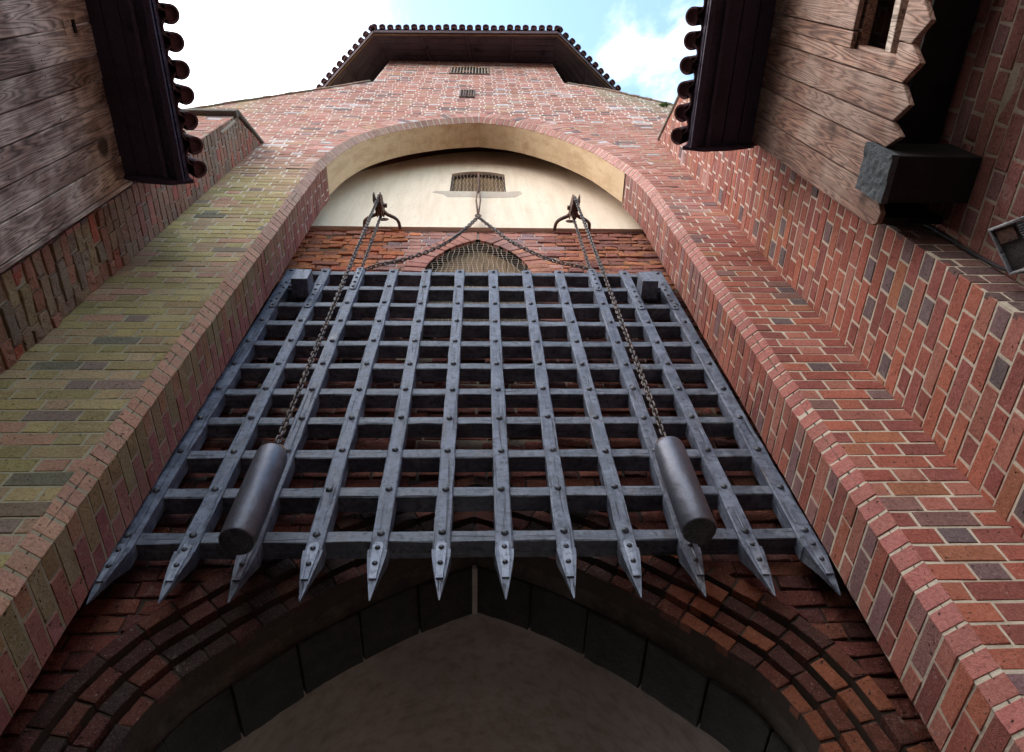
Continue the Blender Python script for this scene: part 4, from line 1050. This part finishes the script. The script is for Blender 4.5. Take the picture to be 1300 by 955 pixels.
# straps with bolts on bars 1, 2, 3 from each side
for i, (zt, zb) in {0: (6.98, 6.33), 1: (6.92, 6.33), 2: (7.36, 6.78), 9: (7.36, 6.78), 10: (6.92, 6.33), 11: (6.98, 6.33)}.items():
    x = BX[i]; m = MB(); w_ = .033; zc = (zt+zb)/2; h = (zt-zb)/2
    pts = [(-w_, h), (w_, h), (w_, -h+.02), (w_*.6, -h), (-w_*.6, -h), (-w_, -h+.02)]
    tl = (.028 if i < 6 else -.028) if i in (0, 11) else 0
    m.prism([(a, -.012, b) for a, b in pts], (0, .016, 0)); o = link('strap', m.mesh('strap', M_IRON), PC); bevel(o, .003, 1)
    o.location = at_bar(x+tl, zc)-PC.location; o.rotation_euler = (LEAN, 0, 0)
    n_ = 5
    for k in range(n_): r_ = link('bolt', RVS, o); r_.location = Vector((0, -.011, h-.05-(2*h-.1)*k/(n_-1)))
for i in (2, 9):        # shackle eyes on top
    m = MB(); x = BX[i]; m.tube([(x+.035*math.cos(t), yg(7.3)+.05, 7.37+.045*math.sin(t)) for t in [2*math.pi*k/12 for k in range(13)]], .011, 6); m.build('shackle', M_RUST, PC)

# ================================================================== chains
def link_mesh():
    m = MB(); k = 12; pts = []
    for j in range(k+1):
        t = 2*math.pi*j/k; a, b = math.cos(t), math.sin(t)
        pts.append((.020*a, 0, .022*np.sign(b)*(abs(b) > .2)+.020*b))
    m.tube(pts, .0085, 5, False); return m.v, m.f
LV, LF = link_mesh()
def chain(name, path, label, group=None, pitch=.058, scale=.8, mat=None):
    P = [Vector(p) for p in path]; m = MB(); d = [0]
    for a, b in zip(P, P[1:]): d.append(d[-1]+(b-a).length)
    n = int(d[-1]/(pitch*scale)); tw = random.uniform(0, 1)
    for i in range(n+1):
        s = d[-1]*i/n; j = min(max(0, int(np.searchsorted(d, s))-1), len(P)-2); t = (s-d[j])/max(d[j+1]-d[j], 1e-6)
        p = P[j].lerp(P[j+1], t); ax = (P[j+1]-P[j]).normalized()
        q = ax.to_track_quat('Z', 'Y'); rot = (q.to_matrix()@Matrix.Rotation(tw+(i % 2)*math.pi/2+.06*i, 3, 'Z'))*scale
        m.add([rot@Vector(v)+p for v in LV], LF)
    base = P[-1]; 
    o = m.build(name, mat or M_CHAIN, None, True); 
    me = o.data; me.transform(Matrix.Translation(-base)); o.location = base
    return tag(o, label, 'chain', group)
def bracket(xc, lab):
    """pulley bracket bolted to the plaster: fork, sheave, pivot bolt and two curved legs"""
    B = empty('pulley_bracket', lab, 'pulley', (xc, 3.2, 9.1))
    yc, zc = 2.86, 8.86; s = 1 if xc > 0 else -1
    m = MB()
    for dx in (-.045, .033): m.prism([(xc+dx-.006, 2.64, 8.70), (xc+dx-.006, 2.65, 8.64), (xc+dx-.006, 2.72, 8.62), (xc+dx-.006, 3.02, 8.88), (xc+dx-.006, 3.02, 8.98), (xc+dx-.006, 2.90, 8.99)], (.012, 0, 0))
    m.build('fork', M_RUST, B)
    for e in (-1, 1):
        m = MB(); pts = crom3([(xc+e*.035, 2.95, 8.90), (xc+e*.07, 3.0, 8.94), (xc+e*.16, 3.04, 8.93), (xc+e*.21, 3.08, 8.90), (xc+e*.225, 3.19, 8.94)])
        m.tube(pts, [.026-.006*i/len(pts) for i in range(len(pts))], 6); m.build('leg', M_RUST, B, True)
    m = MB(); k = 20
    for (r0, x0, x1) in ((.135, -.018, .018),):
        vs = []
        for x_, r_ in ((-.024, .135), (-.010, .115), (.010, .115), (.024, .135)):
            for j in range(k): t = 2*math.pi*j/k; vs.append((xc+x_, yc+r_*math.cos(t), zc+r_*math.sin(t)))
        fs = [(i*k+j, i*k+(j+1) % k, (i+1)*k+(j+1) % k, (i+1)*k+j) for i in range(3) for j in range(k)]+[tuple(range(k)), tuple(range(3*k, 4*k))]
        m.add(vs, fs)
    m.build('sheave', M_RUST, B)
    m = MB(); m.tube([(xc-s*.0-.06, yc, zc), (xc+.06, yc, zc)], .013, 8); m.tube([(xc-s*.05, yc, zc), (xc-s*.085, yc, zc)], .028, 6)
    m.build('pivot_bolt', M_RUST, B)
    m = MB(); m.tube([(xc+.05*math.cos(t)-s*.03, 3.06+.01*math.sin(t), 8.92+.06*math.sin(t)) for t in [math.pi*2*k/10 for k in range(11)]], .011, 5); m.build('ring', M_RUST, B)
    return yc, zc
def crom3(P, n=5):
    P = [Vector(p) for p in P]; P = [2*P[0]-P[1]]+P+[2*P[-1]-P[-2]]; o = []
    for i in range(1, len(P)-2):
        for k in range(n):
            t = k/n; a, b, c, d = P[i-1:i+3]; o.append(.5*((2*b)+(-a+c)*t+(2*a-5*b+4*c-d)*t*t+(-a+3*b-3*c+d)*t**3))
    o.append(P[-2]); return o
def weight(x, y, zt, zb, lab):
    B = empty('counterweight', lab, 'weight', (x, y, zb), 'iron counterweights of the portcullis')
    m = MB(); k = 32; r = .094
    prof = [(.0, zb), (r-.008, zb), (r, zb+.008), (r, zt-.06), (r-.006, zt-.025), (r-.028, zt), (0, zt+.004)]; vs = []
    for rr_, z in prof[1:-1]:
        for j in range(k): t = 2*math.pi*j/k; vs.append((x+rr_*math.cos(t), y+rr_*math.sin(t), z))
    n = len(prof)-2; fs = [(i*k+j, i*k+(j+1) % k, (i+1)*k+(j+1) % k, (i+1)*k+j) for i in range(n-1) for j in range(k)]+[tuple(range(k-1, -1, -1)), tuple(range((n-1)*k, n*k))]
    m.add(vs, fs); o = m.build('cylinder', M_WEIGHT, B, True)
    dc = MB(); dc.face([(x+(r-.006)*math.cos(2*math.pi*j/k), y+(r-.006)*math.sin(2*math.pi*j/k), zb-.002) for j in range(k)][::-1]); dc.build('shade_disc', M_RIVET, B)  # added disc of darker iron; underside shade is in its colour
    md = o.modifiers.new('es', 'EDGE_SPLIT'); md.split_angle = R(50)
    m = MB(); m.tube([(x+.07*math.cos(t), y, zt-.03+.10*math.sin(t)) for t in [math.pi*i/10 for i in range(11)]], .012, 6); m.build('handle', M_RUST, B, True)
for (x, y, zt, zb, s, side) in ((-1.235, 2.70, 3.60, 2.85, -1, 'left'), (1.165, 2.70, 3.66, 2.90, 1, 'right')):
    bx = -1.245 if s < 0 else 1.175
    yc, zc = bracket(bx, 'rusty pulley bracket with two curved legs on the plaster, %s of the barred window' % side)
    gx = BX[2] if s < 0 else BX[9]
    arc = [(bx, yc+.135*math.cos(t), zc+.135*math.sin(t)) for t in [math.pi*(1-k/8) for k in range(9)]]
    path = [(x, y, zt+.085), (x*.5+bx*.5, y+.005, (zt+zc)/2)]+arc+[(gx, yg(7.4)+.03, 7.42)]
    chain('chain', path[::-1], 'long twisted chain from the %s pulley down to the %s hanging iron cylinder' % (side, side), 'chains carrying the counterweights')
    weight(x, y, zt, zb, 'grey iron cylinder weight hanging in front of the %s half of the portcullis' % side)
# middle chain: a hanger from the barred window, splitting to both sides of the grate
RH = empty('hanger_rod', 'iron hanger rod coming out of the barred window above the forked chain', 'rod', (-.03, 3.1, 9.2))
m = MB(); m.tube([(-.03, 3.20, 11.46), (-.03, 3.13, 11.36), (-.03, 3.12, 10.9), (-.03, 3.11, 10.3)], .02, 6); m.tube([(-.045, 3.11, 10.35), (-.06, 3.10, 9.9), (-.035, 3.10, 9.3)], .012, 6); m.tube([(-.015, 3.11, 10.35), (-.0, 3.10, 9.9), (-.025, 3.10, 9.3)], .012, 6)
m.build('rod', M_RUST, RH, True)
m = MB(); m.tube([(-.03+.035*math.cos(t), 3.10, 9.22+.05*math.sin(t)) for t in [math.pi*2*k/10 for k in range(11)]], .012, 5); m.build('ring', M_RUST, RH, True)
cL = crom3([(-.03, 3.10, 9.17), (-.22, 3.10, 8.62), (-.46, 3.10, 8.12), (-.80, 3.10, 7.72), (-1.16, 3.09, 7.45), (-1.3, 3.12, 7.32)], 6)
cR = crom3([(-.03, 3.10, 9.17), (.15, 3.10, 8.75), (.40, 3.10, 8.22), (.80, 3.10, 7.70), (1.16, 3.09, 7.45), (1.3, 3.12, 7.32)], 6)
chain('chain', cL, 'slack dark chain sagging from the window hanger to the left top of the portcullis', 'slack chains from the window hanger', .058, .95)
chain('chain', cR, 'slack dark chain sagging from the window hanger to the right top of the portcullis', 'slack chains from the window hanger', .058, .95)

# ================================================================== floodlight and cable
FL = empty('floodlight', 'grey metal floodlight with a ribbed body mounted on the right wall', 'lamp', (2.75, 1.25, 3.35))
def boxp(name, dims, loc, mat, parent, rot, bev=.006):
    a, b, c = dims; m = MB(); m.box((-a/2, -b/2, -c/2), (a/2, b/2, c/2)); me = m.mesh(name, mat); o = link(name, me, parent)
    o.matrix_local = Matrix.Translation(rot@Vector(loc))@rot.to_4x4(); bevel(o, bev, 2); return o
A_ = Vector((2.62, 1.23, 3.518)); e1 = Vector((.10, .201, -.136)).normalized(); nf = Vector((-.904, .188, -.384)); nf = (nf-e1*nf.dot(e1)).normalized(); e2 = nf.cross(e1)
if e2.z > 0: e2 = -e2
rot = Matrix((e1, e2, e1.cross(e2))).transposed(); sn = 1 if (e1.cross(e2)).dot(nf) > 0 else -1
FL.location = A_+e1*.13+e2*.17-nf*.02
boxp('housing', (.225, .30, .11), (0, 0, -sn*.065), M_LAMPD, FL, rot)
for d, l in (((.012, .34, .035), (-.124, 0, 0)), ((.012, .34, .035), (.124, 0, 0)), ((.236, .012, .035), (0, -.164, 0)), ((.236, .012, .035), (0, .164, 0))): boxp('rim', d, l, M_LAMP, FL, rot, .003)
boxp('reflection_patch', (.07, .10, .006), (-.07, -.095, sn*.004), M_RUST, FL, rot, .001)  # reddish patch; a reflection on the lamp face put into the colour
boxp('lens', (.228, .316, .004), (0, 0, -sn*.004), M_LAMPD, FL, rot, .001)
for k in range(9): boxp('fin', (.005, .17, .012), (-.108+.013*k, .065, sn*.004), M_LAMP if k % 1 == 0 else M_LAMPD, FL, rot, .001)
m = MB(); m.box((2.74, 1.13, 3.30), (XS-.002, 1.19, 3.35)); m.build('bracket', M_LAMP, FL)
m = MB(); cp_ = crom3([(2.845, 1.500, 4.5), (2.845, 1.497, 4.2), (2.84, 1.49, 3.8), (2.845, 1.47, 3.55), (2.83, 1.40, 3.40), (2.80, 1.30, 3.34)], 6)
m.tube(cp_, .009, 6); o = m.build('cable', M_CABLE, None, True); tag(o, 'black cable running up the wall corner beside the floodlight', 'cable')
# weed on the right shoulder
m = MB()
for i in range(26):
    a = random.uniform(0, 2*math.pi); l_ = random.uniform(.06, .14); c = Vector((3.28, Y0-.02, 13.35)); d = Vector((math.cos(a)*.7, -abs(math.sin(a))*.6, random.uniform(.2, .9))).normalized()
    s = d.cross(Vector((0, 0, 1))).normalized()*.02; m.face([c, c+d*l_*.5+s, c+d*l_, c+d*l_*.5-s])
o = m.build('weed', M_LEAF); tag(o, 'small green weed growing from the right shoulder of the tower', 'plant')
bpy.context.view_layer.update()
